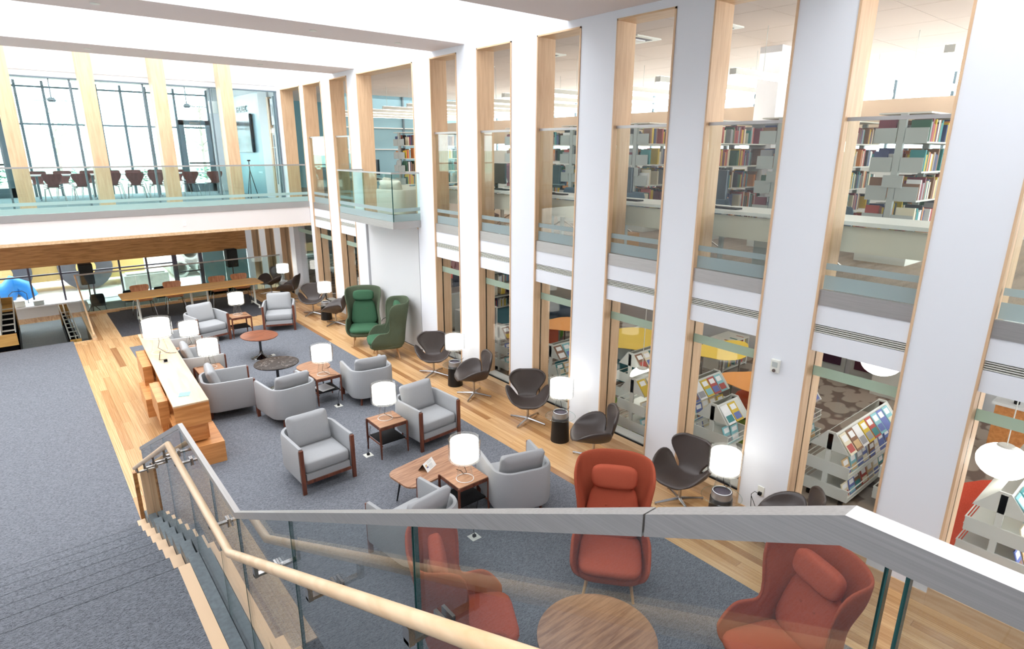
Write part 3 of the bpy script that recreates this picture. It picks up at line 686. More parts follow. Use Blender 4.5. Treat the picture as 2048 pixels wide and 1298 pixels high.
for x, y, a, lb in [
    (5.93, 9.68, D(-30), 'brown swivel chair facing the camera, just right of the green wing chairs'),
    (5.92, 8.3, D(-112), 'brown swivel chair turned sideways, right of the pedestal next to the green chairs'),
    (5.88, 5.3, D(-130), 'brown swivel chair turned sideways, directly behind the front red wing chair'),
    (5.93, 3.85, D(-85), 'brown swivel chair at far right front, left of the nearest lamp on a pedestal'),
    (5.95, 2.5, D(-150), 'brown swivel chair mostly hidden behind the metal rail, rightmost one'),
    (5.75, 18.75, D(-70), 'dark swivel chair farthest away, left of the farthest pedestal lamp'),
    (5.85, 17.45, D(-130), 'dark swivel chair second farthest, right of the farthest pedestal lamp'),
    (5.82, 15.6, D(-28), 'brown swivel chair left of the pedestal lamp beyond the green chairs'),
    (5.9, 14.3, D(-125), 'brown swivel chair just left of the farther green wing chair')]:
    dup(swv, (x, y, 0), a, lb, GS)
GG = 'green wing chairs'; grn['group'] = GG; put(grn, 5.78, 12.4, 0, D(-30))
dup(grn, (5.74, 11.25, 0), D(-112), 'green wing chair seen from the side, the nearer one against the grey panel', GG)
GR = 'orange-red wing chairs around the round walnut table'; red['group'] = GR; put(red, 4.12, 3.42, 0, D(-50))
dup(red, (2.42, 3.52, 0), D(62), 'orange-red wing chair at the left of the round walnut table, seen sideways', GR)
dup(red, (4.22, 1.66, 0), D(-112), 'orange-red wing chair at the right of the round walnut table, turned left', GR)
GC = 'cream chairs on the small balcony'; crm['group'] = GC; put(crm, 6.42, 11.72, F2, D(110))
dup(crm, (7.02, 12.85, F2), D(75), 'cream tub chair on the small glass balcony, the farther one', GC)
# side tables + lamps
GST = 'walnut side tables'; stb['group'] = GST; put(stb, 3.71, 7.42, 0, 0)
for x, y, lb in [(3.74, 9.8, 'walnut side table carrying a magazine on its black shelf'), (3.68, 5.4, 'walnut side table in front, beside the coffee table with the tent card'),
                 (3.72, 14.82, 'walnut side table farthest away between two grey armchairs'), (2.24, 11.33, 'walnut side table between the two nearer armchairs at the bookcase'), (2.24, 12.8, 'walnut side table between the two farther armchairs at the bookcase')]:
    dup(stb, (x, y, 0), 0, lb, GST)
GL = 'lit table lamps'; lmp['group'] = GL; put(lmp, 3.71, 7.46, .5, .3)
for x, y, z, a, lb in [
    (3.72, 9.77, .5, 0, 'lit table lamp on the walnut table with the magazine'), (3.65, 5.33, .5, 2.2, 'lit table lamp in front beside the tent card'),
    (3.72, 14.9, .5, 0, 'lit table lamp on the farthest walnut table'), (2.27, 11.38, .5, 3.4, 'lit table lamp between the two nearer chairs at the bookcase'),
    (2.27, 12.85, .5, 3.4, 'lit table lamp between the two farther chairs at the bookcase'),
    (5.95, 8.95, .47, 1, 'lit lamp on the pedestal just right of the green chairs'), (5.93, 6.05, .47, 1, 'lit lamp on the pedestal next to the wall plug with a dangling lead'),
    (5.87, 3.25, .47, 1, 'lit lamp on the nearest pedestal at right front'), (5.9, 14.9, .47, 1, 'lit lamp on the pedestal just beyond the green chairs'), (5.95, 18.15, .47, 1, 'lit lamp on the farthest pedestal')]:
    dup(lmp, (x, y, z), a, lb, GL)
big = dup(lmp, (1.52, 11.35, .955), 0, 'large lit table lamp standing on the wooden bookcase', GL, (1.22, 1.22, 1.12))
GP = 'black pedestal tables'; pln['group'] = GP; put(pln, 5.95, 8.95, 0, 0); pln['label'] = 'black pedestal table just right of the green chairs'
for x, y, lb in [(5.93, 6.05, 'black pedestal table beside the wall plug with a dangling lead'), (5.87, 3.25, 'black pedestal table nearest the camera, with a large glass disc'),
                 (5.9, 14.9, 'black pedestal table just beyond the green chairs'), (5.95, 18.15, 'black pedestal table farthest away')]: dup(pln, (x, y, 0), 0, lb, GP)
# wall sockets with leads
for i, (y, z) in enumerate(((5.78, .40), (3.0, .42))):
    s_ = thing('wall_socket', ['white wall socket with black plug near the middle pedestal lamp', 'white wall socket with black plug near the front pedestal lamp'][i], 'socket', (W, y, z))
    bevel(box('cover_plate', (-.01, -.04, -.06), (0, .04, .06), 'white_metal', s_), .003); box('plug', (-.045, -.018, -.045), (-.01, .018, -.01), 'black_plastic', s_)
    MB().tube([(-.04, 0, -.03), (-.07, .04, .0), (-.09, .07, -.04), (-.10, .05, -.2), (-.08, .02, -.3), (-.06, .0, -.33), (-.08, -.03, -.25), (-.10, .06, -.06)], .004, 5).build('lead', 'black_plastic', s_)
# tulip tables
def tulip(label, x, y, rx, ry, top, rz=0):
    t = thing('tulip_table', label, 'table', (x, y, 0), rz)
    MB().lathe([(.96, .475), (1, .49), (.99, .50)], 48, sx=rx, sy=ry).build('table_top', top, t, smooth=40)
    MB().lathe([(.215, 0), (.21, .012), (.12, .03), (.045, .08), (.026, .16), (.028, .38), (.06, .455), (.09, .476)], 32).build('pedestal', 'black_gloss', t, smooth=60)
tulip('low oval table with red-brown wooden top on a black trumpet foot', 3.58, 12.85, .36, .42, 'walnut', .2)
tulip('low oval table with black veined marble top on a black trumpet foot', 3.28, 10.88, .40, .38, 'black_marble', 0)
# other low tables
t = thing('coffee_table', 'round-cornered walnut coffee table with black legs carrying the tent card', 'table', (3.62, 5.95, 0), .1)
def rrect(hx, hy, r, n=6, tp=0):
    pl = []
    for cx, cy, a0 in ((hx-r, hy-r, 0), (-hx+r, hy-r, PI/2), (-hx+r, -hy+r, PI), (hx-r, -hy+r, 1.5*PI)):
        for k in range(n+1): a = a0+k*PI/2/n; x, y = cx+r*math.cos(a), cy+r*math.sin(a); pl.append((x, y*(1+tp*x)))
    return pl
MB().prism(rrect(.58, .29, .14, tp=.15), .405, .425).build('table_top', 'walnut_top', t)
for sx, sy in ((-1, -1), (-1, 1), (1, -1), (1, 1)): MB().tube([(sx*.40, sy*.17, .405), (sx*.46, sy*.22, 0)], [.016, .01], 6).build('leg', 'black_metal', t)
t = thing('coffee_table', 'round walnut table between the three orange-red wing chairs', 'table', (3.12, 2.68, 0))
MB().lathe([(.485, .425), (.495, .432), (.495, .448), (.49, .452)], 56).build('table_top', 'walnut_top', t, smooth=40)
for k in range(3): a = k*2*PI/3+.5; MB().tube([(.26*math.cos(a), .26*math.sin(a), .43), (.36*math.cos(a), .36*math.sin(a), 0)], [.02, .012], 8).build('leg', 'leg_oak', t)
t = thing('coffee_table', 'small rounded walnut table behind the side table with the magazine', 'table', (3.76, 10.33, 0), .3)
MB().prism(rrect(.27, .28, .22), .46, .48).build('table_top', 'walnut_top', t)
for k in range(3): a = k*2*PI/3; MB().tube([(.14*math.cos(a), .14*math.sin(a), .46), (.2*math.cos(a), .2*math.sin(a), 0)], [.014, .009], 6).build('leg', 'black_metal', t)
tc = thing('tent_card', 'white folded tent card with printed lines on the front walnut coffee table', 'card', (3.5, 5.95, .425), D(28))
MB().add([(-.11, -.07, 0), (.11, -.07, 0), (.11, 0, .10), (-.11, 0, .10)], [(0, 1, 2, 3)]).build('front_leaf', 'paper', tc)
MB().add([(-.11, .07, 0), (.11, .07, 0), (.11, .001, .0995), (-.11, .001, .0995)], [(0, 1, 2, 3)]).build('back_leaf', 'black_plastic', tc)
pr = MB()
def onleaf(x0, x1, t0, t1): return [(x0, -.0712+.07*t0, .1*t0+.001), (x1, -.0712+.07*t0, .1*t0+.001), (x1, -.0712+.07*t1, .1*t1+.001), (x0, -.0712+.07*t1, .1*t1+.001)]
for k, tt in enumerate((.85, .72, .52, .42, .3, .16)): pr.add(onleaf(-.03, .05 if k > 1 else .07, tt, tt+.035), [(0, 1, 2, 3)])
pr.build('printed_lines', 'shelf_grey', tc); MB().add(onleaf(-.085, -.05, .45, .75), [(0, 1, 2, 3)]).add(onleaf(-.075, -.04, .35, .5), [(0, 1, 2, 3)], 1).build('emblem', ['print_tan', 'print_blue'], tc)
mg = thing('magazine', 'white magazine on the black lower shelf of the walnut side table', 'magazine', (3.72, 9.8, .232), .2)
box('pages', (-.12, -.15, 0), (.12, .15, .01), 'paper', mg); box('cover_picture', (-.10, -.12, .01), (.10, .13, .0112), 'white_wall', mg)
# floor sockets
for i, (x, y) in enumerate(((3.40, 7.45), (3.80, 9.40), (3.47, 4.9), (3.80, 12.85), (3.4, 5.62))):
    s_ = thing('floor_socket', ['square floor socket with black plug beside the middle side table', 'square floor socket with black plug below the magazine table', 'square floor socket seen through the glass near the front red chair',
        'small square floor socket beside the red-brown oval table', 'square floor socket under the coffee table with the tent card'][i], 'socket', (x, y, 0))
    box('cover_plate', (-.06, -.06, 0), (.06, .06, .005), 'white_metal', s_)
    if i < 3:
        box('plug', (-.018, -.015, .005), (.018, .015, .035), 'black_plastic', s_); MB().tube([(0, 0, .035), (.02, .05, .12), (.06, .04, .3), (.07, .02, .44)], .004, 5).build('lead', 'black_plastic', s_)
# two-part wire table between green chairs
t = thing('wire_side_table', 'small black wire side table between the two green wing chairs', 'table', (6.08, 11.83, 0))
MB().lathe([(.14, .50), (.15, .51), (.14, .515)], 24).build('table_top', 'black_metal', t, smooth=40)
MB().lathe([(.10, .515), (.10, .518)], 20).build('top_sheet', 'paper', t)
for k in range(4): a = k*PI/2; MB().tube([(.15*math.cos(a), .15*math.sin(a), .505), (.12*math.cos(a), .12*math.sin(a), .25), (.17*math.cos(a), .17*math.sin(a), 0)], .006, 6).build('leg', 'black_metal', t)
MB().tube([(.12*math.cos(a_*PI/8), .05, .60+.07*math.sin(a_*PI/8)) for a_ in range(9)], .007, 6).build('handle', 'black_metal', t)
# ------------------------------------------------------------------ wooden bookcase with staggered boxes
cz = thing('bookcase', 'long low wooden bookcase of staggered open boxes between aisle and armchairs', 'bookcase', (1.20, 8.66, 0), D(-2.7))
def obox(x0, x1, y0, y1, z0, z1, top='credenza_wood', openside=True, nm='box_unit'):
    m = MB(); t_ = .022
    m.box((x0, y0, z0), (x1, y0+t_, z1)); m.box((x0, y1-t_, z0), (x1, y1, z1)); m.box((x0, y0+t_, z0), (x1, y1-t_, z0+t_)); m.box((x0, y0+t_, z1-t_), (x1, y1-t_, z1)); m.box((x1-t_, y0+t_, z0+t_), (x1, y1-t_, z1-t_))
    if not openside: m.box((x0, y0+t_, z0+t_), (x0+t_, y1-t_, z1-t_))
    return m.build(nm, top, cz)
bx = box('top_board', (0, 0, .935), (.44, 4.1, .955), 'credenza_top_glare', cz)
y = 0; L = [0, .62, 1.25, 1.75, 2.5, 3.2, 4.1]
for i, (a, b) in enumerate(zip(L, L[1:])): obox(.0 if i % 2 == 0 else .06, .44, a, b, .62, .934)
obox(-.13, .0, .55, 1.45, .50, .86, openside=False); obox(-.13, .0, 2.25, 3.25, .52, .88, openside=False)
for i, (a, b) in enumerate(((.12, .8), (.8, 1.5), (1.5, 2.3), (2.3, 3.1), (3.1, 3.9))): obox(.04 if i % 2 else -.02, .38, a, b, .33, .60)
obox(-.20, -.02, 1.6, 2.5, .25, .55, openside=False)
for i, (a, b) in enumerate(((-.05, .75), (.75, 1.45), (1.45, 2.2), (2.2, 3.0), (3.0, 4.05))): obox(.10 if i == 0 else (.0 if i % 2 else -.05), .56 if i == 0 else .42, a, b, 0, .31)
box('backing', (.36, .2, .3), (.42, 3.95, .63), 'credenza_wood', cz)
pi_ = thing('notice_card', 'small pale blue square card lying on the near end of the bookcase', 'card', (1.42, 9.05, .955), -.3)
box('card_face', (-.07, -.08, 0), (.07, .08, .006), 'post_it', pi_)
pb = thing('power_block', 'small black plug on a metal socket plate on the bookcase top', 'socket', (1.50, 10.75, .955))
box('plate', (-.05, -.06, 0), (.05, .06, .004), 'steel', pb); box('plug', (-.03, -.02, .004), (.02, .02, .04), 'black_plastic', pb); MB().tube([(0, 0, .03), (-.08, .1, .02), (-.05, .25, .01), (.0, .45, .06)], .005, 5).build('lead', 'black_plastic', pb)
# ------------------------------------------------------------------ long table and chairs
lt = thing('long_table', 'long narrow oak table with white trestle legs near the far end of the hall', 'table', (3.4, 17.55, 0), D(0))
MB().prism([(-1.72, -.38), (-1.55, -.46), (1.50, -.46), (1.66, -.40), (1.66, .30), (1.50, .42), (-1.60, .42), (-1.72, .36)], .70, .73).build('table_top', 'table_oak', lt)
for x in (-1.35, -.12, .28, 1.5):
    l = MB(); l.tube([(x, 0, .70), (x, 0, .08)], .028, 8); l.tube([(x, -.36, .07), (x, .36, .07)], .02, 6); l.tube([(x-.0, -.34, .04), (x, -.36, .0)], .028, 8); l.tube([(x, .34, .04), (x, .36, 0)], .028, 8); l.build('leg', 'white_metal', lt, smooth=50)
GWC = 'light wooden chairs behind the long oak table'; plt['group'] = GWC
put(plt, 2.25, 18.24, 0, D(4))
for x, lb in ((3.0, 'light wooden chair second from the left behind the long oak table'), (4.15, 'light wooden chair second from the right behind the long oak table'), (4.75, 'light wooden chair at the right end of the long oak table')):
    dup(plt, (x, 18.24, 0), D(-3), lb, GWC)
GRC = 'dark red wooden chairs in the upper meeting room'; plr['group'] = GRC
put(plr, .93, 20.6, F2, PI)
lab = ['second chair from the left in the near row behind the balcony', 'third chair in the near row between the second and third fins', 'fourth chair in the near row between the second and third fins', 'fifth chair in the near row just left of the third fin',
       'sixth chair in the near row right of the third fin', 'rightmost chair of the near row beside the glass door']
for (x, y), s in zip(((1.55, 20.6), (2.3, 20.9), (2.85, 20.6), (3.4, 20.65), (4.3, 20.8), (4.95, 20.7)), lab): dup(plr, (x, y, F2), PI+random.uniform(-.1, .1), 'dark red wooden chair, '+s, GRC)
for i in range(7): dup(plr, (.7+i*.62, 22.75, F2), random.uniform(-.15, .15), 'dark red wooden chair on the window side of the white tables, '+['leftmost', 'second from left', 'third from left', 'middle one', 'third from right', 'second from right', 'rightmost'][i], GRC)
for i, x in enumerate((.5, 2.2, 3.9)):
    t = thing('meeting_table', ['white folding meeting table behind the left balcony chairs', 'white folding meeting table in the middle of the upper room', 'white folding meeting table nearest the glass door'][i], 'table', (x, 21.85, F2))
    box('table_top', (0, -.35, .70), (1.6, .35, .73), 'paper', t)
    for lx in (.15, 1.45): MB().tube([(lx, 0, .70), (lx, 0, .05)], .03, 8).tube([(lx, -.3, .05), (lx, .3, .05)], .02, 6).build('leg', 'mullion', t)
# ------------------------------------------------------------------ stair, landing, guards, handrail
XS = .48; XW = .56; XG = .65; LZ = 1.34; LY0, LY1 = 3.13, 4.45
st = struct('trim_7')
box('landing_carpet', (-1.6, LY0, LZ-.012), (XS, LY1, LZ), 'carpet_grey', st)
box('landing_edge_board', (XS, LY0, LZ-.10), (XW, LY1, LZ+.002), 'step_edge', st); box('landing_core', (-1.6, LY0, LZ-.35), (XS, LY1-.002, LZ-.013), 'grey_wall', st)
NR = 8; rz = LZ/NR; run = (7.4-LY1)/(NR-1)
for i in range(1, NR):
    z = LZ-i*rz; y0 = LY1+(i-1)*run
    box('tread', (-1.6, y0, z-.14), (XS, y0+run, z), 'carpet_grey', st)
    box('tread_edge_board', (XS, y0, z-.165), (XW, y0+run, z+.002), 'step_edge', st)
    box('step_plate', (XW+.004, y0+.02, z-.1), (XG-.012, y0+run, z+.10), 'bare_steel', st)
    box('step_board', (XG+.085, y0, z-.2), (XG+.12, y0+run, z-.0), 'step_edge', st)
    MB().box((-1.6, y0-.004, z-.002), (XS, y0+.004, z+rz)).build('riser', 'carpet_grey', st)
for i in range(0, 9):
    z = LZ+(i+1)*.168; y1 = LY0-i*.325; box('tread', (-1.6, y1-.325, z-.15), (XS, y1, z), 'carpet_grey', st); box('tread_edge_board', (XS, y1-.325, z-.17), (XW, y1, z+.002), 'step_edge', st)
box('upper_landing', (-1.6, -4, F2-.2), (XW, .2, F2), 'carpet_grey', st)
s_ = struct('trim_8')
box('stringer_channel', (XW+.003, LY0-.3, LZ-.28), (XG-.008, 4.55, LZ+.0), 'bare_steel', s_)
box('stringer_flange', (XG+.012, LY0-.3, LZ-.28), (XG+.082, 4.95, LZ+.012), 'bare_steel', s_)
def slab(p0, p1, x0, x1, d): # sloped board between two (y,z) points
    (ya, za), (yb, zb) = p0, p1
    return MB().add([(x0, ya, za-d), (x1, ya, za-d), (x1, ya, za), (x0, ya, za), (x0, yb, zb-d), (x1, yb, zb-d), (x1, yb, zb), (x0, yb, zb)], [(0, 1, 2, 3), (4, 7, 6, 5), (0, 4, 5, 1), (1, 5, 6, 2), (2, 6, 7, 3), (3, 7, 4, 0)])
slab((4.95, LZ-.08), (7.6, .12), XG+.012, XG+.08, .22).build('stringer_flange', 'bare_steel', s_)
slab((LY0-.3, LZ+.05), (.2, F2-.02), XG+.012, XG+.08, .28).build('stringer_flange', 'bare_steel', s_); slab((LY0-.3, LZ+.05), (.2, F2-.02), XW+.003, XG-.008, .28).build('stringer_channel', 'bare_steel', s_)
g = struct('trim_9')
RT = [(7.45, 1.04), (4.53, 2.418), (LY0, 2.418), (.209, 3.923), (-3.5, 3.935)]
def rail_seg(a, b): return slab(a, b, XG-.012, XG+.018, .038)
for a, b in zip(RT, RT[1:]):
    if b == (.209, 3.923):
        mid = (1.0, 3.91-(1.0-.21)*1.5/2.92); ym = .47; zm = 3.923-(ym-.209)*1.505/2.921
        rail_seg(a, (ym+.002, zm-.001)).build('guard_cap', 'steel', g); rail_seg((ym-.002, zm+.001), b).build('guard_cap', 'steel', g)
    else: rail_seg(a, b).build('guard_cap', 'steel', g)
def rz_at(y):
    for (ya, za), (yb, zb) in zip(RT, RT[1:]):
        if yb <= y <= ya: return za+(zb-za)*(y-ya)/(yb-ya)
def gpane(ya, yb, off=1.12):   # ya > yb
    pts = [ya]+[p[0] for p in RT if yb < p[0] < ya]+[yb]
    v = []; 
    for x in (XG-.006, XG+.006):
        v += [(x, y, rz_at(y)-.04) for y in pts] + [(x, y, rz_at(y)-off) for y in reversed(pts)]
    n = 2*len(pts); fs = [tuple(range(n)), tuple(range(2*n-1, n-1, -1))]
    MB().add(v, fs).build('glass_pane', 'near_glass', g)
    for x, y in ((0, ya), (0, yb)): MB().box((XG-.006, y-.002, rz_at(y)-off), (XG+.006, y+.002, rz_at(y)-.04)).build('glass_edge', 'glass_edge', g)
for ya, yb in ((7.4, 6.45), (6.44, 5.5), (5.49, 4.54), (4.53, 3.7), (3.69, 3.135), (3.12, 2.21), (2.20, 1.185), (1.175, .163), (.143, -1.2), (-1.21, -3.4)): gpane(ya, yb)
h = thing('handrail', 'pale round wooden handrail running down inside the glass stair guard', 'handrail', (0, 0, 0))
XH = .55; HP = [(-1.5, 3.675), (.19, 3.675), (2.94, 2.315), (4.46, 2.315), (7.37, .84)]
MB().tube([(XH, y, z) for y, z in HP], .0215, 16).build('rail', 'handrail', h, smooth=40)
for y in (7.1, 6.3, 5.5, 4.75, 4.25, 3.35, 2.45, 1.75, 1.05, .4):
    z = next(za+(zb-za)*(y-ya)/(yb-ya) for (ya, za), (yb, zb) in zip(HP, HP[1:]) if ya <= y <= yb)
    m = MB(); m.box((XH-.008, y-.015, z-.075), (XH+.008, y+.015, z-.022)); m.box((XH-.008, y-.012, z-.075), (XG-.006, y+.012, z-.063)); m.box((XG-.016, y-.025, z-.095), (XG-.007, y+.025, z-.045)); m.box((XG+.007, y-.025, z-.095), (XG+.016, y+.025, z-.045))
    m.build('bracket', 'chrome', h)
nw = thing('newel_post', 'brown metal plate post with beech edge at the foot of the stair rail', 'post', (.55, 7.5, 0))
box('plate', (-.02, -.05, 0), (.02, .0, .74), 'header_wood', nw); box('beech_board', (.03, -.3, 0), (.10, -.24, .85), 'beech', nw); MB().tube([(.02, -.02, .74), (.02, -.02, .80)], .012, 8).build('pin', 'chrome', nw)
# far guard of the lower level
fg = struct('trim_10')
xj = [1.0, 2.3, 3.6, 4.9, 6.28]
for a, b in zip(xj, xj[1:]): box('guard_glass', (a+.005, 19.36, .05), (b-.005, 19.372, 1.06), 'green_glass', fg)
box('guard_cap', (.94, 19.35, 1.06), (6.3, 19.385, 1.095), 'steel', fg)
MB().add([(.935, 16.5, .05), (.935, 19.36, .05), (.935, 19.36, 1.06), (.935, 16.5, .15)], [(0, 1, 2, 3)]).build('guard_glass', 'green_glass', fg)
slab((16.45, .16), (19.36, 1.09), .92, .955, .04).build('guard_cap', 'beech_h', fg)
box('guard_glass', (.58, 16.5, -.5), (.592, 19.2, .35), 'green_glass', fg)
# ------------------------------------------------------------------ lower-level furniture
def bin_rack(label, x0, x1, y0, y1, z0, z1, n):
    t = thing('media_rack', label, 'shelf', (x0, y0, z0)); w_, l_, h_ = x1-x0, y1-y0, z1-z0
    box('end_panel', (0, 0, .25*h_), (w_, .03, h_*.5), 'table_oak', t); box('end_panel', (0, 0, .62*h_), (w_, .03, h_*.88), 'table_oak', t); box('end_panel', (0, l_-.03, 0), (w_, l_, h_), 'table_oak', t)
    box('base', (0, .03, 0), (w_, l_-.03, .1), 'black_plastic', t); box('body', (.03, .03, .1), (w_-.03, l_-.03, h_*.62), 'matte_black', t)
    box('side_rail', (0, .03, h_*.9), (.02, l_-.03, h_), 'shelf_grey', t); box('side_rail', (w_-.02, .03, h_*.9), (w_, l_-.03, h_), 'shelf_grey', t); box('centre_rail', (w_/2-.015, .03, h_*.8), (w_/2+.015, l_-.03, h_), 'white_metal', t)
    for i in range(n): y = .03+(l_-.06)*i/n; box('divider', (.02, y, h_*.8), (w_-.02, y+.02, h_*.83), 'white_metal', t)
    return t
bin_rack('dark media bin rack with oak ends on the lower level at the left edge', -1.0, -.44, 17.3, 21.2, LOW, .36, 6)
bin_rack('narrow dark media rack on the lower level against the wood-clad wall', .50, .72, 17.1, 21.0, LOW, .02, 8)
for i, (x, y) in enumerate(((1.32, 21.3), (5.42, 21.6))):
    t = thing('loudspeaker', ['black loudspeaker on a tripod stand in front of the construction site window', 'black loudspeaker on a tripod stand in front of the teal wall panels'][i], 'speaker', (x, y, LOW))
    bevel(box('cabinet', (-.17, -.15, 1.15), (.17, .15, 1.75), 'black_plastic', t), .02); box('grille', (-.15, -.16, 1.18), (.15, -.15, 1.72), 'black_metal', t); MB().tube([(0, 0, .1), (0, 0, 1.16)], .018, 8).build('pole', 'black_metal', t)
    for k in range(3): a = k*2*PI/3; MB().tube([(0, 0, .55), (.42*math.cos(a), .42*math.sin(a), 0)], .012, 6).build('leg', 'black_metal', t)
for i, x in enumerate((1.5, 2.35, 3.2)):
    t = thing('cafe_chair', ['dark low chair by the window, behind the left speaker', 'dark low chair by the window in the middle', 'dark low chair by the window, nearest the oak table end'][i], 'chair', (x, 21.55, LOW))
    mods(shell_rows([(-.2, .44, .18, 0, 0), (0, .43, .2, .02, 0), (.17, .46, .18, 0, 0), (.2, .6, .2, 0, -.03), (.22, .74, .17, 0, -.03)], 7).build('seat_shell', 'black_plastic', t), .02, 1)
    for sx, sy in ((-1, -1), (1, -1), (-1, 1), (1, 1)): MB().tube([(sx*.15, sy*.15, .43), (sx*.2, sy*.2, 0)], .01, 6).build('leg', 'chrome', t)
t = thing('display_counter', 'low grey counter with small items below the far window', 'counter', (1.3, 22.0, LOW)); box('body', (0, 0, 0), (2.4, .5, .38), 'shelf_grey', t); box('counter_top', (-.03, -.03, .38), (2.43, .53, .41), 'desk_white', t)
for i, x in enumerate((-.9, -.35, .1)):
    t = thing('desk_item', ['white plastic tub on the left part of the far window sill', 'white machine on the far window sill', 'grey box on the far window sill'][i], 'container', (x, 22.76, -.26)); bevel(box('body', (-.13, -.1, 0), (.13, .1, .12+.05*(i % 2)), ['white_metal', 'white_metal', 'shelf_grey'][i], t), .02); box('lid', (-.14, -.11, .12+.05*(i % 2)), (.14, .11, .14+.05*(i % 2)), 'paper', t)
# ------------------------------------------------------------------ outdoors
gr = MB().box((-40, 23.2, -.9), (60, 120, -.62)).build('ground', 'ground', kind='structure')
hm = MB(); nX, nY = 40, 12; hv = []
for j in range(nY+1):
    for i in range(nX+1):
        x = -40+100*i/nX; y = 33+40*j/nY; q = min(1, j/8); hv.append((x, y, -.7+4.55*(3*q*q-2*q**3)+.15*math.sin(x*.5)+.2*math.sin(x*.17+1)))
hm.add(hv, [(j*(nX+1)+i, j*(nX+1)+i+1, (j+1)*(nX+1)+i+1, (j+1)*(nX+1)+i) for j in range(nY) for i in range(nX)])
tag(hm.build('grass_hill', 'hill_grass', smooth=60, kind='structure'), 'pale green grassy slope outside the upper windows', 'hill')
def shrub(label, x, y, z, r, n=160, mat='hedge'):
    t = thing('shrub', label, 'shrub', (x, y, z)); m = MB()
    for i in range(n):
        a, b = random.uniform(0, 2*PI), random.random(); rr = r*random.uniform(.5, 1); p = Vector((rr*1.8*math.cos(a)*math.sqrt(1-b*b), rr*math.sin(a)*math.sqrt(1-b*b), rr*b))
        s = .10; q = Matrix.Rotation(random.uniform(0, 6), 3, 'Z') @ Matrix.Rotation(random.uniform(-1, 1), 3, 'X')
        m.add([tuple(p+q @ Vector(v)) for v in ((-s, 0, 0), (0, -s*.5, 0), (s, 0, .02), (0, s*.5, 0))], [(0, 1, 2, 3)])
    m.build('foliage', mat, t, kind='stuff'); MB().tube([(0, 0, -.3), (0, 0, r*.6)], .03, 5).build('stem', 'bark', t)
for i in range(6): shrub('low dark green shrub in the hedge outside the upper windows', -2.2+i*2.4, 32.0, 2.9, .62); 
for o_ in [o for o in bpy.data.objects if o.name.startswith('shrub')]: o_['group'] = 'hedge shrubs outside the upper windows'
box('planting_ledge', (-30, 31, -.6), (40, 33.2, 2.9), 'ground', kind='structure')
def tree(label, x, y, z, h):
    t = thing('tree', label, 'tree', (x, y, z)); m = MB(); tk = MB(); tk.tube([(0, 0, -2), (0, 0, h*.5), (.1, 0, h)], [.12, .08, .02], 6)
    for i in range(14):
        a = random.uniform(0, 2*PI); zz = random.uniform(.3, .9)*h; L = random.uniform(.6, 1.3); tk.tube([(0, 0, zz), (L*math.cos(a), L*math.sin(a), zz+.5)], [.04, .012], 4)
        for k in range(14):
            p = Vector((L*math.cos(a)+random.gauss(0, .3), L*math.sin(a)+random.gauss(0, .3), zz+.5+random.gauss(0, .25))); s = .07
            m.add([tuple(p+Vector(v)) for v in ((-s, 0, 0), (0, 0, -s), (s, s, 0), (0, 0, s))], [(0, 1, 2, 3)])
    m.build('foliage', 'hill_grass', t, kind='stuff'); tk.build('trunk', 'bark', t)
tree('pale tree seen through the left upper window panes', 2.0, 35.5, 2.7, 3.6); tree('pale tree seen through the upper glass door', 8.2, 35.5, 2.7, 4.0)
t = thing('wheel_loader', 'yellow wheel loader with big tyres parked outside the lower window', 'vehicle', (.9, 27.2, -.62))
MB().box((-2.4, -.5, .35), (.4, .5, 1.0)).box((-1.2, -.52, 1.1), (.2, .52, 1.9)).build('body', 'yellow_paint', t); MB().box((-1.0, -.54, 1.2), (-.1, .54, 1.8)).build('cab_glass', 'mullion_dark', t)
MB().box((.4, -.4, .5), (2.0, .4, .9)).build('front_frame', 'yellow_paint', t); MB().box((1.2, -.7, .3), (2.6, .7, 1.0)).build('bucket', 'yellow_paint', t)
for x in (-1.6, .75):
    wh = MB().lathe([(.25, -.25), (.74, -.25), (.82, -.2), (.82, .2), (.74, .25), (.25, .25)], 24).build('wheel', 'tyre', t, smooth=40, loc=(x, -.75, .82), rot=(PI/2, 0, 0)); MB().lathe([(.3, .2), (.3, .27)], 20).build('hub', 'yellow_paint', wh)
MB().tube([(-2.2, 0, 1.0), (-3.2, 0, 1.6), (-4.0, 0, .6)], [.22, .18, .14], 8).build('boom', 'yellow_paint', t)
t = thing('blue_tank', 'bright blue plastic duct curving outside the left part of the lower window', 'duct', (-.15, 25.0, -.62))
MB().tube([(-1.9, 0, .35), (-1.2, 0, .36), (-.45, .0, .40), (-.25, 0, .72), (-.05, 0, .55), (.12, 0, .2)], [.36, .38, .35, .27, .25, .2], 14).build('duct_body', 'blue_tarp', t, smooth=60)
for x in (-1.3, -.25): MB().tube([(x-.2, -.36, .05), (x-.2, -.40, .4), (x-.1, -.41, .5), (x+.15, -.41, .5), (x+.25, -.40, .4), (x+.25, -.36, .05)], .012, 6).build('strap', 'black_metal', t)
for i, (x, z) in enumerate(((4.7, .29), (5.6, .29), (5.15, .95), (6.5, .29))):
    t = tag(MB().lathe([(.26, -1), (.34, -1), (.34, 1), (.26, 1), (.26, -1)], 20, cap=False).build('concrete_pipe', 'concrete', smooth=40, loc=(x, 27.5, -.62+z+.05), rot=(PI/2, 0, 0)), ['concrete pipe at the left of the stack outside', 'concrete pipe in the middle of the stack outside', 'concrete pipe lying on top of the stack outside', 'concrete pipe at the right of the stack outside'][i], 'pipe', 'concrete pipes outside')
tag(MB().box((2.6, 24.8, -.62), (4.0, 25.5, -.05)).box((2.7, 24.9, -.05), (3.9, 25.4, .0)).build('concrete_block', 'concrete'), 'long concrete block lying outside behind the oak table', 'block')
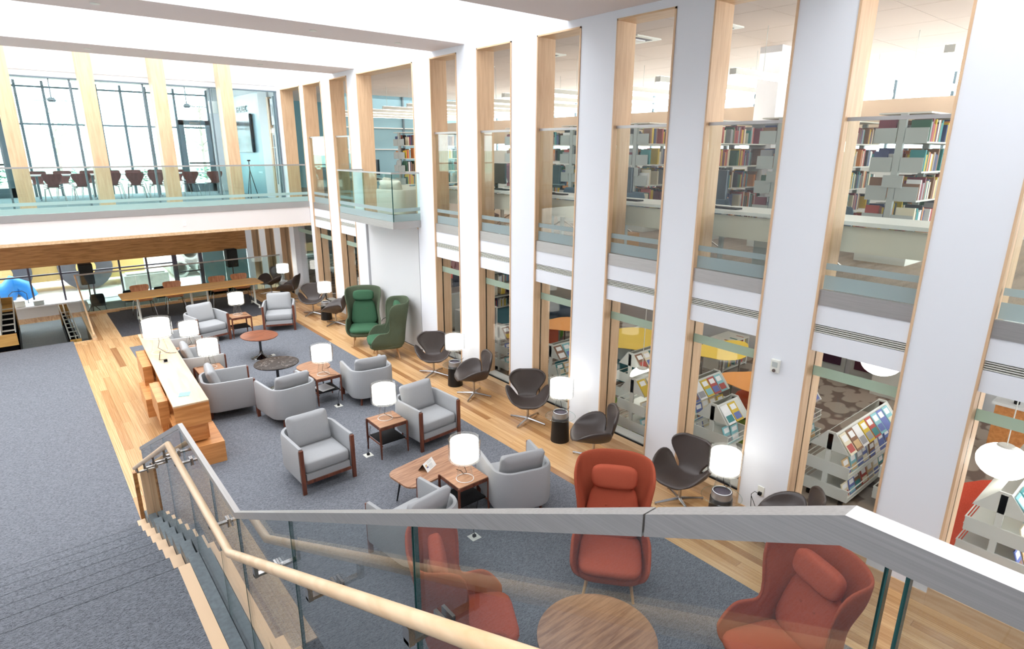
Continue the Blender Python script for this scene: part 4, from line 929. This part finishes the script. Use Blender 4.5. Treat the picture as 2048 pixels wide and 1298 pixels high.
# ------------------------------------------------------------------ upper library
def vis(x, y, pad=.02):
    s = y/x
    return any(a/(W+TH*(1 if x else 1))-pad <= s <= b/W+pad for a, b in OPEN)
BC = [('red', 'B8564E'), ('dark green', '3E6650'), ('cream', 'E6DCC0'), ('navy', '48527A'), ('orange', 'DC9358'), ('grey', 'A2A2A4'), ('white', 'EDEDEA'), ('yellow', 'D9B93A'), ('maroon', '84404E'), ('teal', '3E8A8A'), ('black', '3A3A3E'), ('brown', '8E6A52')]
for n_, c_ in BC: plain('book_'+n_.replace(' ', '_'), c_, .6)
bookmesh = {}
def book_proto(cn):
    if cn not in bookmesh:
        m = MB(); m.box((-.5, -.5, 0), (.5, .5, 1)); m.box((-.42, .42, .02), (.42, .505, .98), 1); o_ = m.build('book', ['book_'+cn.replace(' ', '_'), 'paper']); bookmesh[cn] = o_.data; bpy.data.objects.remove(o_)
    return bookmesh[cn]
NB = [0]
def book(x, y, z, w_, d_, h_, cn, where, grp, ry=0, rz=0):
    o_ = bpy.data.objects.new('book', book_proto(cn)); C.objects.link(o_); o_.location = (x, y, z); o_.scale = (w_, d_, h_); o_.rotation_euler = (0, ry, rz)
    o_['label'] = '%s book, %s' % (cn, where); o_['category'] = 'book'; o_['group'] = grp; NB[0] += 1
def stuff_books(m, x, y, z, w_, d_, h_, ci): m.box((x-w_/2, y-d_/2, z), (x+w_/2, y+d_/2, z+h_), ci)
SH = ['bottom shelf', 'second shelf up', 'middle shelf', 'fourth shelf up', 'top shelf']
OPN = ['rightmost full opening', 'second opening from the right', 'third opening from the right', 'fourth opening from the right', 'fifth opening from the right', 'opening right of the small balcony', 'wide balcony opening']
def bookstack(k, yc, where, x0=9.0, x1=12.0, limit=300):
    t = thing('bookstack', 'white steel bookstack with grey end brackets behind the '+where, 'bookshelf', (x0, yc, F2), 0, 'upper floor bookstacks'); Lx = x1-x0
    for x in (.02, 1.0, 2.0, Lx-.02):
        if x <= Lx: box('upright', (x-.03, -.04, 0), (x+.03, .04, 1.93), 'shelf_grey', t)
    box('base', (-.02, -.32, 0), (Lx, .32, .10), 'shelf_white', t); box('top_cover', (0, -.30, 1.92), (Lx, .30, 1.94), 'shelf_white', t)
    box('end_plaque', (-.03, -.12, 1.0), (-.01, .12, 1.16), 'shelf_grey', t)
    far = MB()
    for s in range(5):
        z = .12+s*.365
        for sd in (-1, 1):
            y0, y1 = (-.31, -.02) if sd < 0 else (.02, .31)
            box('shelf_board', (.0, y0, z-.02), (Lx, y1, z), 'shelf_white', t); box('end_bracket', (-.012, y0 if sd < 0 else y0+.03, z-.02), (-.002, y1-.03 if sd < 0 else y1, z+.17), 'shelf_grey', t)
            for bx_ in (1.0, 2.0): box('bookend', (bx_-.03, y0, z), (bx_-.024, y1, z+.17), 'shelf_white', t)
            x = .05
            while x < Lx-.08:
                w_ = random.uniform(.022, .048); h_ = random.uniform(.20, .29); d_ = random.uniform(.16, .22); yy = sd*(.30-d_/2)
                if random.random() < .10: x += random.uniform(.08, .25); continue
                cn = random.choice(BC)[0]; fr = sd < 0 and vis(x0+x, yc+yy)
                if fr and NB[0] < limit: book(x0+x+w_/2, yc+yy, F2+z+.001, w_, d_, h_, cn, SH[s]+' of stack behind '+where, 'books on the upper floor bookstacks', rz=0)
                else: stuff_books(far, x+w_/2, yy, z+.001, w_, d_, h_, [b[0] for b in BC].index(cn))
                x += w_+.002
    far.build('book_row', ['book_'+b[0].replace(' ', '_') for b in BC], t, kind='stuff')
for k, yc in enumerate((3.1, 4.72, 6.1, 7.45, 9.1, 10.95)): bookstack(k, yc, OPN[k])
bookstack(6, 16.2, OPN[6])
# desks, screens, office chairs
for k, (y0, y1) in enumerate(((1.5, 4.45), (4.5, 7.45), (7.5, 10.45), (13.6, 15.8))):
    t = thing('computer_desk', ['white desk with pale panel behind the two rightmost openings', 'white desk with pale panel behind the third and fourth openings', 'white desk with pale panel behind the fifth opening', 'white desk behind the far end of the small balcony'][k], 'desk', (6.78, y0, F2)); L_ = y1-y0
    box('desk_top', (0, 0, .71), (.72, L_, .75), 'desk_white', t); box('modesty_panel', (.06, .02, .42), (.08, L_-.02, .69), 'desk_panel', t)
    for y in (.1, L_/2, L_-.1): box('leg', (.3, y-.02, 0), (.36, y+.02, .71), 'shelf_grey', t)
for k, y in enumerate((5.0, 6.55, 8.2, 9.65, 11.3, 14.2)):
    if k == 4: continue
    y = (4.64, 6.2, 7.75, 9.2, 0, 14.2)[k]
    t = thing('monitor', 'black computer monitor seen from behind on the desk in the '+['second opening from the right', 'third opening from the right', 'fourth opening from the right', 'fifth opening from the right', '', 'wide balcony opening'][k], 'monitor', (7.15, y, F2+.75))
    bevel(box('screen_case', (-.02, -.27, .10), (.03, .27, .47), 'screen', t), .008); box('neck', (-.01, -.03, .02), (.02, .03, .2), 'black_plastic', t); MB().lathe([(.12, 0), (.12, .012), (.03, .02)], 16).build('foot', 'black_plastic', t)
    kb = thing('keyboard', 'black keyboard in front of the monitor in the '+['second opening from the right', 'third opening from the right', 'fourth opening from the right', 'fifth opening from the right', '', 'wide balcony opening'][k], 'keyboard', (7.02, y-.35, F2+.751)); box('keys', (-.07, -.2, 0), (.07, .2, .02), 'black_plastic', kb)
GT2 = 'blue office chairs at the upper desks'; tsk['group'] = GT2; put(tsk, 7.85, 6.6, F2, D(-90)); tsk['label'] = 'blue office chair behind the upper desk seen in the third opening from the right'
for y, s in ((8.1, 'fourth opening from the right'), (9.6, 'fifth opening from the right'), (5.05, 'second opening from the right'), (3.35, 'rightmost full opening')): dup(tsk, (7.85, y, F2), D(-90), 'blue office chair behind the upper desk seen in the '+s, GT2)
t = thing('drawer_pedestal', 'low white drawer pedestal under the upper desk in the second opening from the right', 'cabinet', (7.35, 3.72, F2)); bevel(box('cabinet_body', (-.2, -.25, .03), (.25, .2, .55), 'shelf_grey', t), .01); box('drawer', (-.21, -.23, .3), (-.2, .18, .52), 'shelf_white', t)
t = thing('cardboard_box', 'brown cardboard box on the upper floor under the desk in the third opening', 'box', (7.3, 6.2, F2)); box('carton', (-.18, -.2, 0), (.18, .2, .22), 'cardboard', t); box('flap', (-.18, -.2, .22), (.18, -.02, .226), 'cardboard', t)
t = thing('desk_card', 'white leaning card with small emblem on the upper desk in the third opening', 'card', (6.95, 5.1, F2+.75)); MB().add([(0, -.12, 0), (0, .12, 0), (.06, .1, .14), (.06, -.1, .14)], [(0, 1, 2, 3)]).build('leaf', 'paper', t); MB().add([(.019, .04, .05), (.019, .08, .05), (.036, .08, .09), (.036, .04, .09)], [(0, 1, 2, 3)]).build('emblem', 'print_blue', t)
# linear pendant lights and ceiling panels
for i in range(14):
    y = 2.45+i*1.28
    ORD = ('nearest', 'second nearest', 'third nearest', 'fourth nearest', 'fifth nearest', 'sixth nearest', 'seventh nearest', 'eighth nearest', 'ninth nearest', 'tenth nearest', 'fourth farthest', 'third farthest', 'second farthest', 'farthest')
    t = thing('linear_light', 'white suspended linear light upstairs, the '+ORD[i]+' of the long row', 'light', (8.05, y, 5.325), 0, 'linear lights over the bookstacks')
    box('housing', (0, -.05, .006), (5.6, .05, .085), 'shelf_white', t); box('diffuser', (.02, -.045, 0), (5.58, .045, .006), 'tube', t); box('uplight', (.02, -.04, .085), (5.58, .04, .09), 'uplight', t)
    for x in (.8, 2.8, 4.8): MB().tube([(x, 0, .09), (x, 0, .715)], .004, 4).build('cable', 'shelf_grey', t)
for i, (x, y) in enumerate(((8.3, 7.0), (8.3, 9.2), (8.3, 11.4), (8.4, 5.6))):
    t = thing('ceiling_vent', 'small square ceiling diffuser upstairs, seen through the '+['fourth opening from the right', 'fifth opening from the right', 'sixth opening from the right', 'third opening from the right'][i], 'vent', (x, y, 6.04), 0, 'ceiling diffusers upstairs'); box('frame', (-.3, -.3, -.01), (.3, .3, .01), 'white_metal', t); box('recess', (-.2, -.2, -.014), (.2, .2, -.01), 'mullion_dark', t); box('core', (-.12, -.12, -.03), (.12, .12, -.014), 'paper', t)
# ------------------------------------------------------------------ children's room
CV = ['book_teal', 'book_red', 'print_blue', 'print_tan', 'book_cream', 'book_white', 'book_cream', 'book_grey', 'print_blue', 'paper', 'book_brown', 'post_it', 'post_it', 'book_yellow']
cvm = {}
def cover(mat, mat2):
    if (mat, mat2) not in cvm:
        m = MB(); m.box((-.5, 0, 0), (.5, 1, 1)); m.box((-.42, -.06, .1), (.42, 0, .45), 1); m.box((-.35, -.06, .62), (.35, 0, .9), 2); o_ = m.build('picture_book', [mat, mat2, 'paper']); cvm[(mat, mat2)] = o_.data; bpy.data.objects.remove(o_)
    return cvm[(mat, mat2)]
def picbook(x, y, z, lab, grp, tilt=-.45, w_=.17, h_=.23):
    a, b = random.choice(CV), random.choice(CV); o_ = bpy.data.objects.new('picture_book', cover(a, b)); C.objects.link(o_)
    o_.location = (x, y, z); o_.scale = (w_, .012, h_); o_.rotation_euler = (tilt, 0, 0); o_['label'] = lab % a.replace('book_', '').replace('print_', '').replace('paper', 'white').replace('post_it', 'pale blue'); o_['category'] = 'book'; o_['group'] = grp
def gondola(x0, x1, yc, where, covers=True):
    t = thing('display_rack', 'white metal double-sided display rack with tilted books behind the '+where, 'shelf', (x0, yc, 0), 0, 'display racks in the children room'); L_ = x1-x0
    for x in (.0, L_-.03):
        box('end_post', (x, -.03, .05), (x+.03, .03, .95), 'shelf_white', t)
        for z, d in ((.12, .30), (.42, .27)):
            box('end_plate', (x-.005, -d, z), (x+.015, d, z+.16), 'shelf_white', t)
        MB().add([(x, -.24, .74), (x, -.05, .98), (x, .05, .98), (x, .24, .74), (x+.02, -.24, .74), (x+.02, -.05, .98), (x+.02, .05, .98), (x+.02, .24, .74)], [(0, 1, 2, 3), (7, 6, 5, 4), (0, 4, 5, 1), (1, 5, 6, 2), (2, 6, 7, 3), (0, 3, 7, 4)]).build('end_cap', 'shelf_white', t)
    for z, d in ((.12, .30), (.42, .27)):
        box('shelf_tray', (0, -d, z), (L_, d, z+.015), 'shelf_white', t)
        for sd in (-1, 1):
            for q in (.07, .15): MB().tube([(0, sd*d, z+q), (L_, sd*d, z+q)], .007, 5).build('rail', 'white_metal', t)
    for sd in (-1, 1):
        MB().add([(0, sd*.24, .74), (L_, sd*.24, .74), (L_, sd*.05, .97), (0, sd*.05, .97), (0, sd*.24, .73), (L_, sd*.24, .73), (L_, sd*.05, .96), (0, sd*.05, .96)], [(0, 1, 2, 3), (7, 6, 5, 4), (0, 4, 5, 1), (2, 6, 7, 3)]).build('sloped_top', 'shelf_white', t)
    for x in (.1, L_-.1):
        for sd in (-1, 1): MB().lathe([(.03, 0), (.03, .05)], 10, (x, sd*.2, 0)).build('caster', 'black_plastic', t)
    G = 'picture books on the display racks'
    n = int(L_/.185)
    for i in range(n):
        x = x0+.1+i*.185+random.uniform(-.01, .01)
        picbook(x, yc-.262, .752, '%s picture book, top slope of rack behind '+where, G, -.72, h_=.27)
        for z, d in ((.44, .24), (.14, .27)): picbook(x+random.uniform(-.02, .02), yc-d, z, '%s picture book, '+('middle' if z > .3 else 'bottom')+' shelf of rack behind '+where, G, -.35+random.uniform(-.1, .1), h_=random.uniform(.2, .25))
    t['casters'] = 4
    return t
gondola(7.35, 8.95, 2.72, 'rightmost full opening'); gondola(7.2, 8.2, 4.85, 'second opening from the right'); gondola(7.3, 9.6, .98, 'opening at the right edge')
gondola(7.75, 8.9, 6.25, 'third opening from the right'); gondola(7.9, 8.9, 3.75, 'right edge of the second opening'); 
def lowcase(label, x, y, lx, ly, h_, rz_=0, books=True, nm='low_bookcase'):
    t = thing(nm, label, 'shelf', (x, y, 0), rz_)
    for sx in (0, lx-.03): box('end_panel', (sx, 0, 0), (sx+.03, ly, h_), 'shelf_white', t)
    n = max(1, round(h_/.38))
    for k in range(n+1): box('shelf_board', (.03, 0, max(.03, k*(h_-.02)/n)), (lx-.03, ly, max(.05, k*(h_-.02)/n+.02)), 'shelf_white', t)
    box('back_panel', (.03, ly-.02, .05), (lx-.03, ly, h_-.03), 'shelf_white', t)
    if books:
        m = MB()
        for k in range(n):
            xx = .05; z = k*(h_-.02)/n+.06
            while xx < lx-.1:
                w_ = random.uniform(.02, .05); m.box((xx, .04, z), (xx+w_, .2, z+random.uniform(.17, .26)), random.randrange(8)); xx += w_+.003+(.12 if random.random() < .08 else 0)
        m.build('book_row', ['book_teal', 'book_red', 'book_navy', 'book_yellow', 'book_cream', 'book_grey', 'book_brown', 'book_white'], t, kind='stuff')
    return t
gondola(6.85, 7.5, 5.45, 'lower glass of third opening'); gondola(7.0, 7.75, 7.45, 'lower glass of fourth opening'); gondola(7.0, 8.0, 8.95, 'lower glass of fifth opening'); gondola(6.95, 7.5, 4.12, 'lower left of second opening'); gondola(7.75, 8.6, 1.98, 'lower right of rightmost opening')
lowcase('low white bookcase with picture books beside the purple doors', 11.7, 2.2, .35, 1.6, .75, 0)
lowcase('white display case on the teal carpet patch in the third opening from the right', 9.5, 7.55, .9, .5, .6); lowcase('white low case beyond the yellow table in the second opening', 10.5, 6.1, .9, .5, .6)
lowcase('tall white bookshelf end seen in the fifth opening from the right', 9.9, 12.9, 1.6, .4, 2.1); lowcase('dark filled low bookcase below the person in the opening right of the balcony', 7.2, 10.4, .9, .4, .9)
lowcase('long white wall shelf of books high behind the fourth opening', 11.6, 11.5, .5, 2.6, 1.9)
for i in range(6):
    t = thing('pendant_globe', 'round glowing white pendant globe hanging in the children room', 'lamp', ((7.75, 8.3, 7.5, 8.4, 8.7, 9.3)[i], (1.13, 2.62, 5.78, 8.3, 8.55, 9.0)[i], (1.12, 1.72, .75, 1.9, 1.75, 1.6)[i]), 0, 'pendant globes in the children room')
    r_ = (.24, .24, .19, .13, .13, .13)[i]
    MB().sell((0, 0, 0), (r_, r_, r_*.78), 1, 1, 24, 14).build('globe', 'globe', t, smooth=80); MB().tube([(0, 0, r_*.7), (0, 0, 2.7-t.location.z)], .006, 5).build('cable', 'white_metal', t); MB().lathe([(.09, r_*.74), (.07, r_*.8)], 16).build('collar', 'white_metal', t)
def blobtable(label, c, rx, ry, mat, z=.7, k=3, ph=0):
    t = thing('play_table', label, 'table', (c[0], c[1], 0)); blob((0, 0), rx, ry, z, mat, 'table_top', par=t, k=k, ph=ph)
    for sx, sy in ((-.5, -.4), (.5, .4), (-.4, .5), (.5, -.4)): MB().tube([(sx*rx, sy*ry, z), (sx*rx, sy*ry, 0)], .02, 6).build('leg', 'chrome', t)
blobtable('yellow wavy-edged play table behind the third opening from the right', (9.1, 7.3), .75, .75, 'yellow_shape'); blobtable('second yellow wavy play table seen in the second opening', (9.9, 5.8), .7, .45, 'yellow_shape', ph=1)
blobtable('orange wavy play table in the second opening from the right', (8.85, 4.62), .5, .45, 'orange_shape', ph=2); blobtable('orange wavy play table behind the fourth opening from the right', (8.75, 8.95), .55, .5, 'orange_shape'); blobtable('red-orange play table high in the opening right of the balcony', (9.9, 15.0), .5, .9, 'red_shape')
def pouf(label, c, r, h_, mat, sq=False):
    t = thing('pouf', label, 'stool', (c[0], c[1], 0)); (MB().sell((0, 0, h_/2+.02), (r, r, h_/2), .35, .3 if sq else 1, 20, 12)).build('cushion_body', mat, t, smooth=60); MB().lathe([(r*.8, 0), (r*.8, .03)], 16).build('base', 'black_plastic', t)
pouf('orange upholstered seat under the orange play table', (8.75, 9.45), .24, .5, 'orange_seat', True); pouf('green round pouf behind the orange seat', (9.4, 10.0), .3, .4, 'green_seat'); pouf('large navy round sofa beyond the orange play table', (10.5, 11.2), .65, .5, 'navy_seat')
pouf('orange cylinder stool beside the display rack in the second opening', (9.0, 4.7), .22, .40, 'orange_seat'); pouf('small orange seat at the edge of the fourth opening', (11.7, 10.6), .25, .55, 'orange_seat', True); pouf('small green seat at the right edge of the second opening', (10.6, 5.0), .25, .5, 'green_seat')
t = thing('work_counter', 'wood-fronted counter with white top and small dark bottles at the right edge', 'counter', (10.4, 1.0, 0)); box('front', (0, -.9, 0), (.6, .75, .85), 'credenza_wood', t); box('counter_top', (-.04, -.94, .85), (.64, .79, .89), 'desk_white', t)
for i in range(4):
    b_ = thing('bottle', 'small dark bottle on the counter at the right edge, '+['the nearest', 'the second nearest', 'the third nearest', 'the farthest'][i], 'bottle', (10.5, .7+i*.28, .89), 0, 'bottles on the counter'); MB().lathe([(.035, 0), (.035, .09), (.012, .12), (.012, .15)], 12).build('glass_body', 'black_plastic', b_, smooth=40); MB().lathe([(.014, .15), (.014, .17)], 8).build('cap', 'black_metal', b_)
t = thing('service_desk', 'white service desk in front of the person in pink', 'desk', (8.0, 12.2, 0)); box('front', (0, 0, 0), (1.4, .5, .85), 'shelf_white', t); box('counter_top', (-.03, -.03, .85), (1.43, .53, .89), 'desk_white', t)
# ------------------------------------------------------------------ people
def person(label, loc, rz_, joints, rad, shirt, trousers, split, head, hair=True, extra=None):
    t = thing('person', label, 'person', loc, rz_)
    names = list(joints); vs = [joints[n][0] for n in names]; es = [(names.index(n), names.index(joints[n][1])) for n in names if joints[n][1]]
    me = bpy.data.meshes.new('body'); me.from_pydata(vs, es, []); o_ = bpy.data.objects.new('body', me); C.objects.link(o_)
    o_.modifiers.new('Skin', 'SKIN'); 
    for v, n in zip(me.skin_vertices[0].data if me.skin_vertices else [], names): pass
    return t, o_, names
def build_person(label, loc, rz_, J, shirt, trousers, waist, sleeve, headpos, headtilt=0):
    t = thing('person', label, 'person', loc, rz_); names = list(J)
    bm = bmesh.new(); lay = bm.verts.layers.skin.verify(); V = {}
    for n in names: V[n] = bm.verts.new(J[n][0])
    for n in names:
        if J[n][1]: bm.edges.new((V[n], V[J[n][1]]))
    for n in names:
        r = J[n][2]; V[n][lay].radius = (r, r*(J[n][3] if len(J[n]) > 3 else 1)); V[n][lay].use_root = (n == 'pelvis')
    me = bpy.data.meshes.new('body'); bm.to_mesh(me); bm.free(); tmp = bpy.data.objects.new('tmp', me); C.objects.link(tmp)
    tmp.modifiers.new('Skin', 'SKIN'); s = tmp.modifiers.new('Sub', 'SUBSURF'); s.levels = 2; s.render_levels = 2
    dg = bpy.context.evaluated_depsgraph_get(); dg.update(); m2 = bpy.data.meshes.new_from_object(tmp.evaluated_get(dg)); bpy.data.objects.remove(tmp)
    for mm in (shirt, trousers, 'skin', 'black_plastic'): m2.materials.append(M[mm])
    for p in m2.polygons:
        c = p.center; mi = 0
        if waist(c): mi = 1
        if c.z < .07: mi = 3
        if sleeve(c): mi = 2
        p.material_index = mi; p.use_smooth = True
    b = bpy.data.objects.new('body', m2); C.objects.link(b); b.parent = t
    H = Vector(headpos); hm_ = Matrix.Translation(H) @ Matrix.Rotation(headtilt, 4, 'X')
    hd = MB(); hd.sell((0, 0, 0), (.075, .095, .115), 1, 1, 18, 14, mat=hm_); hd.sell((0, -.098, -.015), (.013, .02, .022), 1, 1, 8, 6, mat=hm_)
    for sx in (-1, 1): hd.sell((sx*.076, .0, -.01), (.012, .02, .03), 1, 1, 8, 6, mat=hm_)
    hd.build('head', 'skin', t, smooth=80)
    ey = MB(); 
    for sx in (-1, 1): ey.sell((sx*.03, -.088, .01), (.012, .008, .008), 1, 1, 8, 6, mat=hm_)
    ey.build('eyes', 'black_plastic', t, smooth=80); MB().sell((0, -.09, -.055), (.022, .008, .006), 1, 1, 8, 6, mat=hm_).build('mouth', 'maroon_shirt', t, smooth=80)
    MB().sell((0, .015, .03), (.084, .098, .10), 1, 1, 18, 12, mat=hm_).build('hair', 'hair', t, smooth=80)
    return t
def hand(J, side, wrist, parent, d=(0, 0, -1), f=(0, -1, 0)):
    d = Vector(d); f = Vector(f); w_ = Vector(wrist); pm = w_+d*.06; J['palm'+side] = (tuple(pm), parent, .03, .55); s = d.cross(f).normalized()
    for i, (o_, L_) in enumerate(((-.028, .065), (-.009, .075), (.010, .07), (.028, .055))):
        k = w_+d*.09+f*o_*1.0; J['k%s%d' % (side, i)] = (tuple(k), 'palm'+side, .010); J['t%s%d' % (side, i)] = (tuple(k+d*L_+s*.012), 'k%s%d' % (side, i), .0085)
    J['h%s' % side] = (tuple(w_+d*.04-f*.045), 'palm'+side, .011); J['hh%s' % side] = (tuple(w_+d*.08-f*.06), 'h'+side, .0095)
J = {'pelvis': ((0, 0, .95), None, .15, .75), 'waist': ((0, 0, 1.08), 'pelvis', .135, .75), 'chest': ((0, 0, 1.30), 'waist', .165, .68), 'neckb': ((0, 0, 1.44), 'chest', .09), 'neck': ((0, 0, 1.50), 'neckb', .055)}
for s, sx in (('l', -1), ('r', 1)):
    J['sh'+s] = ((sx*.17, 0, 1.40), 'chest', .065); J['hip'+s] = ((sx*.09, 0, .86), 'pelvis', .095); J['kn'+s] = ((sx*.10, -.02, .50), 'hip'+s, .062); J['an'+s] = ((sx*.10, .02, .09), 'kn'+s, .045); J['toe'+s] = ((sx*.11, -.14, .04), 'an'+s, .04)
J['ell'] = ((-.34, -.02, 1.22), 'shl', .045); J['wrl'] = ((-.46, -.04, 1.0), 'ell', .03); J['elr'] = ((.26, 0, 1.13), 'shr', .045); J['wrr'] = ((.27, -.12, .92), 'elr', .03)
hand(J, 'l', (-.46, -.04, 1.0), 'wrl', (-.4, -.1, -.9)); hand(J, 'r', (.27, -.12, .92), 'wrr', (0, -.3, -.95))
build_person('person in a pink short-sleeved shirt and dark trousers behind the glass downstairs', (9.3, 13.75, 0), D(200), J, 'pink_shirt', 'navy_trousers', lambda c: c.z < 1.0 and abs(c.x) < .24, lambda c: (abs(c.x) > .27 and c.z < 1.32) or c.z > 1.46, (0, -.01, 1.63))
# bending person upstairs: torso leaning forward
J = {'pelvis': ((0, 0, .92), None, .16, .8), 'waist': ((0, -.12, 1.02), 'pelvis', .145, .8), 'chest': ((0, -.34, 1.12), 'waist', .165, .75), 'neckb': ((0, -.47, 1.13), 'chest', .09), 'neck': ((0, -.53, 1.13), 'neckb', .055)}
for s, sx in (('l', -1), ('r', 1)):
    J['sh'+s] = ((sx*.17, -.40, 1.10), 'chest', .065); J['hip'+s] = ((sx*.09, .02, .84), 'pelvis', .10); J['kn'+s] = ((sx*.10, -.02, .48), 'hip'+s, .065); J['an'+s] = ((sx*.10, .03, .09), 'kn'+s, .045); J['toe'+s] = ((sx*.11, -.13, .04), 'an'+s, .04)
    J['el'+s] = ((sx*.22, -.44, .84), 'sh'+s, .045); J['wr'+s] = ((sx*.2, -.56, .64), 'el'+s, .03); hand(J, s, (sx*.2, -.56, .64), 'wr'+s, (0, -.3, -.95))
build_person('person in a maroon top and dark trousers bending over behind the upper desk', (8.2, 10.7, F2), D(35), J, 'maroon_shirt', 'navy_trousers', lambda c: c.z < .97 and c.y > -.2, lambda c: (c.z < .70 and c.y < -.46) or c.y < -.5, (0, -.64, 1.09), 1.0)
# tripod, screen in the upper room, pendant fans
t = thing('wall_screen', 'large dark flat screen on the pale blue wall panel of the upper room', 'screen', (W-.08, 21.2, 4.75))
bevel(box('screen_case', (-.07, -.75, -.55), (.0, .85, .62), 'screen', t), .01); box('screen_glass', (-.075, -.72, -.52), (-.07, .82, .59), 'screen', t)
t = thing('camera_tripod', 'thin black tripod standing beside the pale blue panel upstairs', 'tripod', (5.75, 19.6, F2))
for k in range(3): a = k*2*PI/3; MB().tube([(0, 0, .85), (.18*math.cos(a), .18*math.sin(a), 0)], .012, 6).build('leg', 'black_metal', t)
MB().tube([(0, 0, .8), (0, 0, 1.1)], .012, 6).box((-.04, -.03, 1.1), (.04, .03, 1.14)).build('head', 'black_plastic', t)
for i, x in enumerate((1.3, 4.6)):
    t = thing('ceiling_fan', ['pale ceiling fan in the upper room left of the second fin', 'pale ceiling fan in the upper room near the glass door'][i], 'fan', (x, 21.2, 5.55)); MB().tube([(0, 0, .05), (0, 0, .75)], .015, 6).build('rod', 'mullion', t); MB().lathe([(.08, -.05), (.1, 0), (.06, .06)], 16).build('motor', 'mullion', t)
    for k in range(3): a = k*2*PI/3+.3; MB().box((.08, -.06, -.01), (.62, .06, .0), mat=Matrix.Rotation(a, 4, 'Z')).build('blade', 'mullion', t)
t = thing('drum_pendant', 'small white drum pendant near the upper glass door', 'lamp', (5.3, 21.0, 5.5)); MB().lathe([(.14, -.15), (.14, .2)], 20).build('drum', 'paper', t, smooth=40); MB().tube([(0, 0, .2), (0, 0, .8)], .008, 5).build('cable', 'mullion', t)
t = thing('cream_switch', 'small white switch on the balcony fascia', 'switch', (3.17, YB-.001, 2.55)); box('plate', (-.03, -.01, -.06), (.03, 0, .06), 'paper', t); box('rocker', (-.012, -.014, -.02), (.012, -.01, .02), 'white_metal', t)
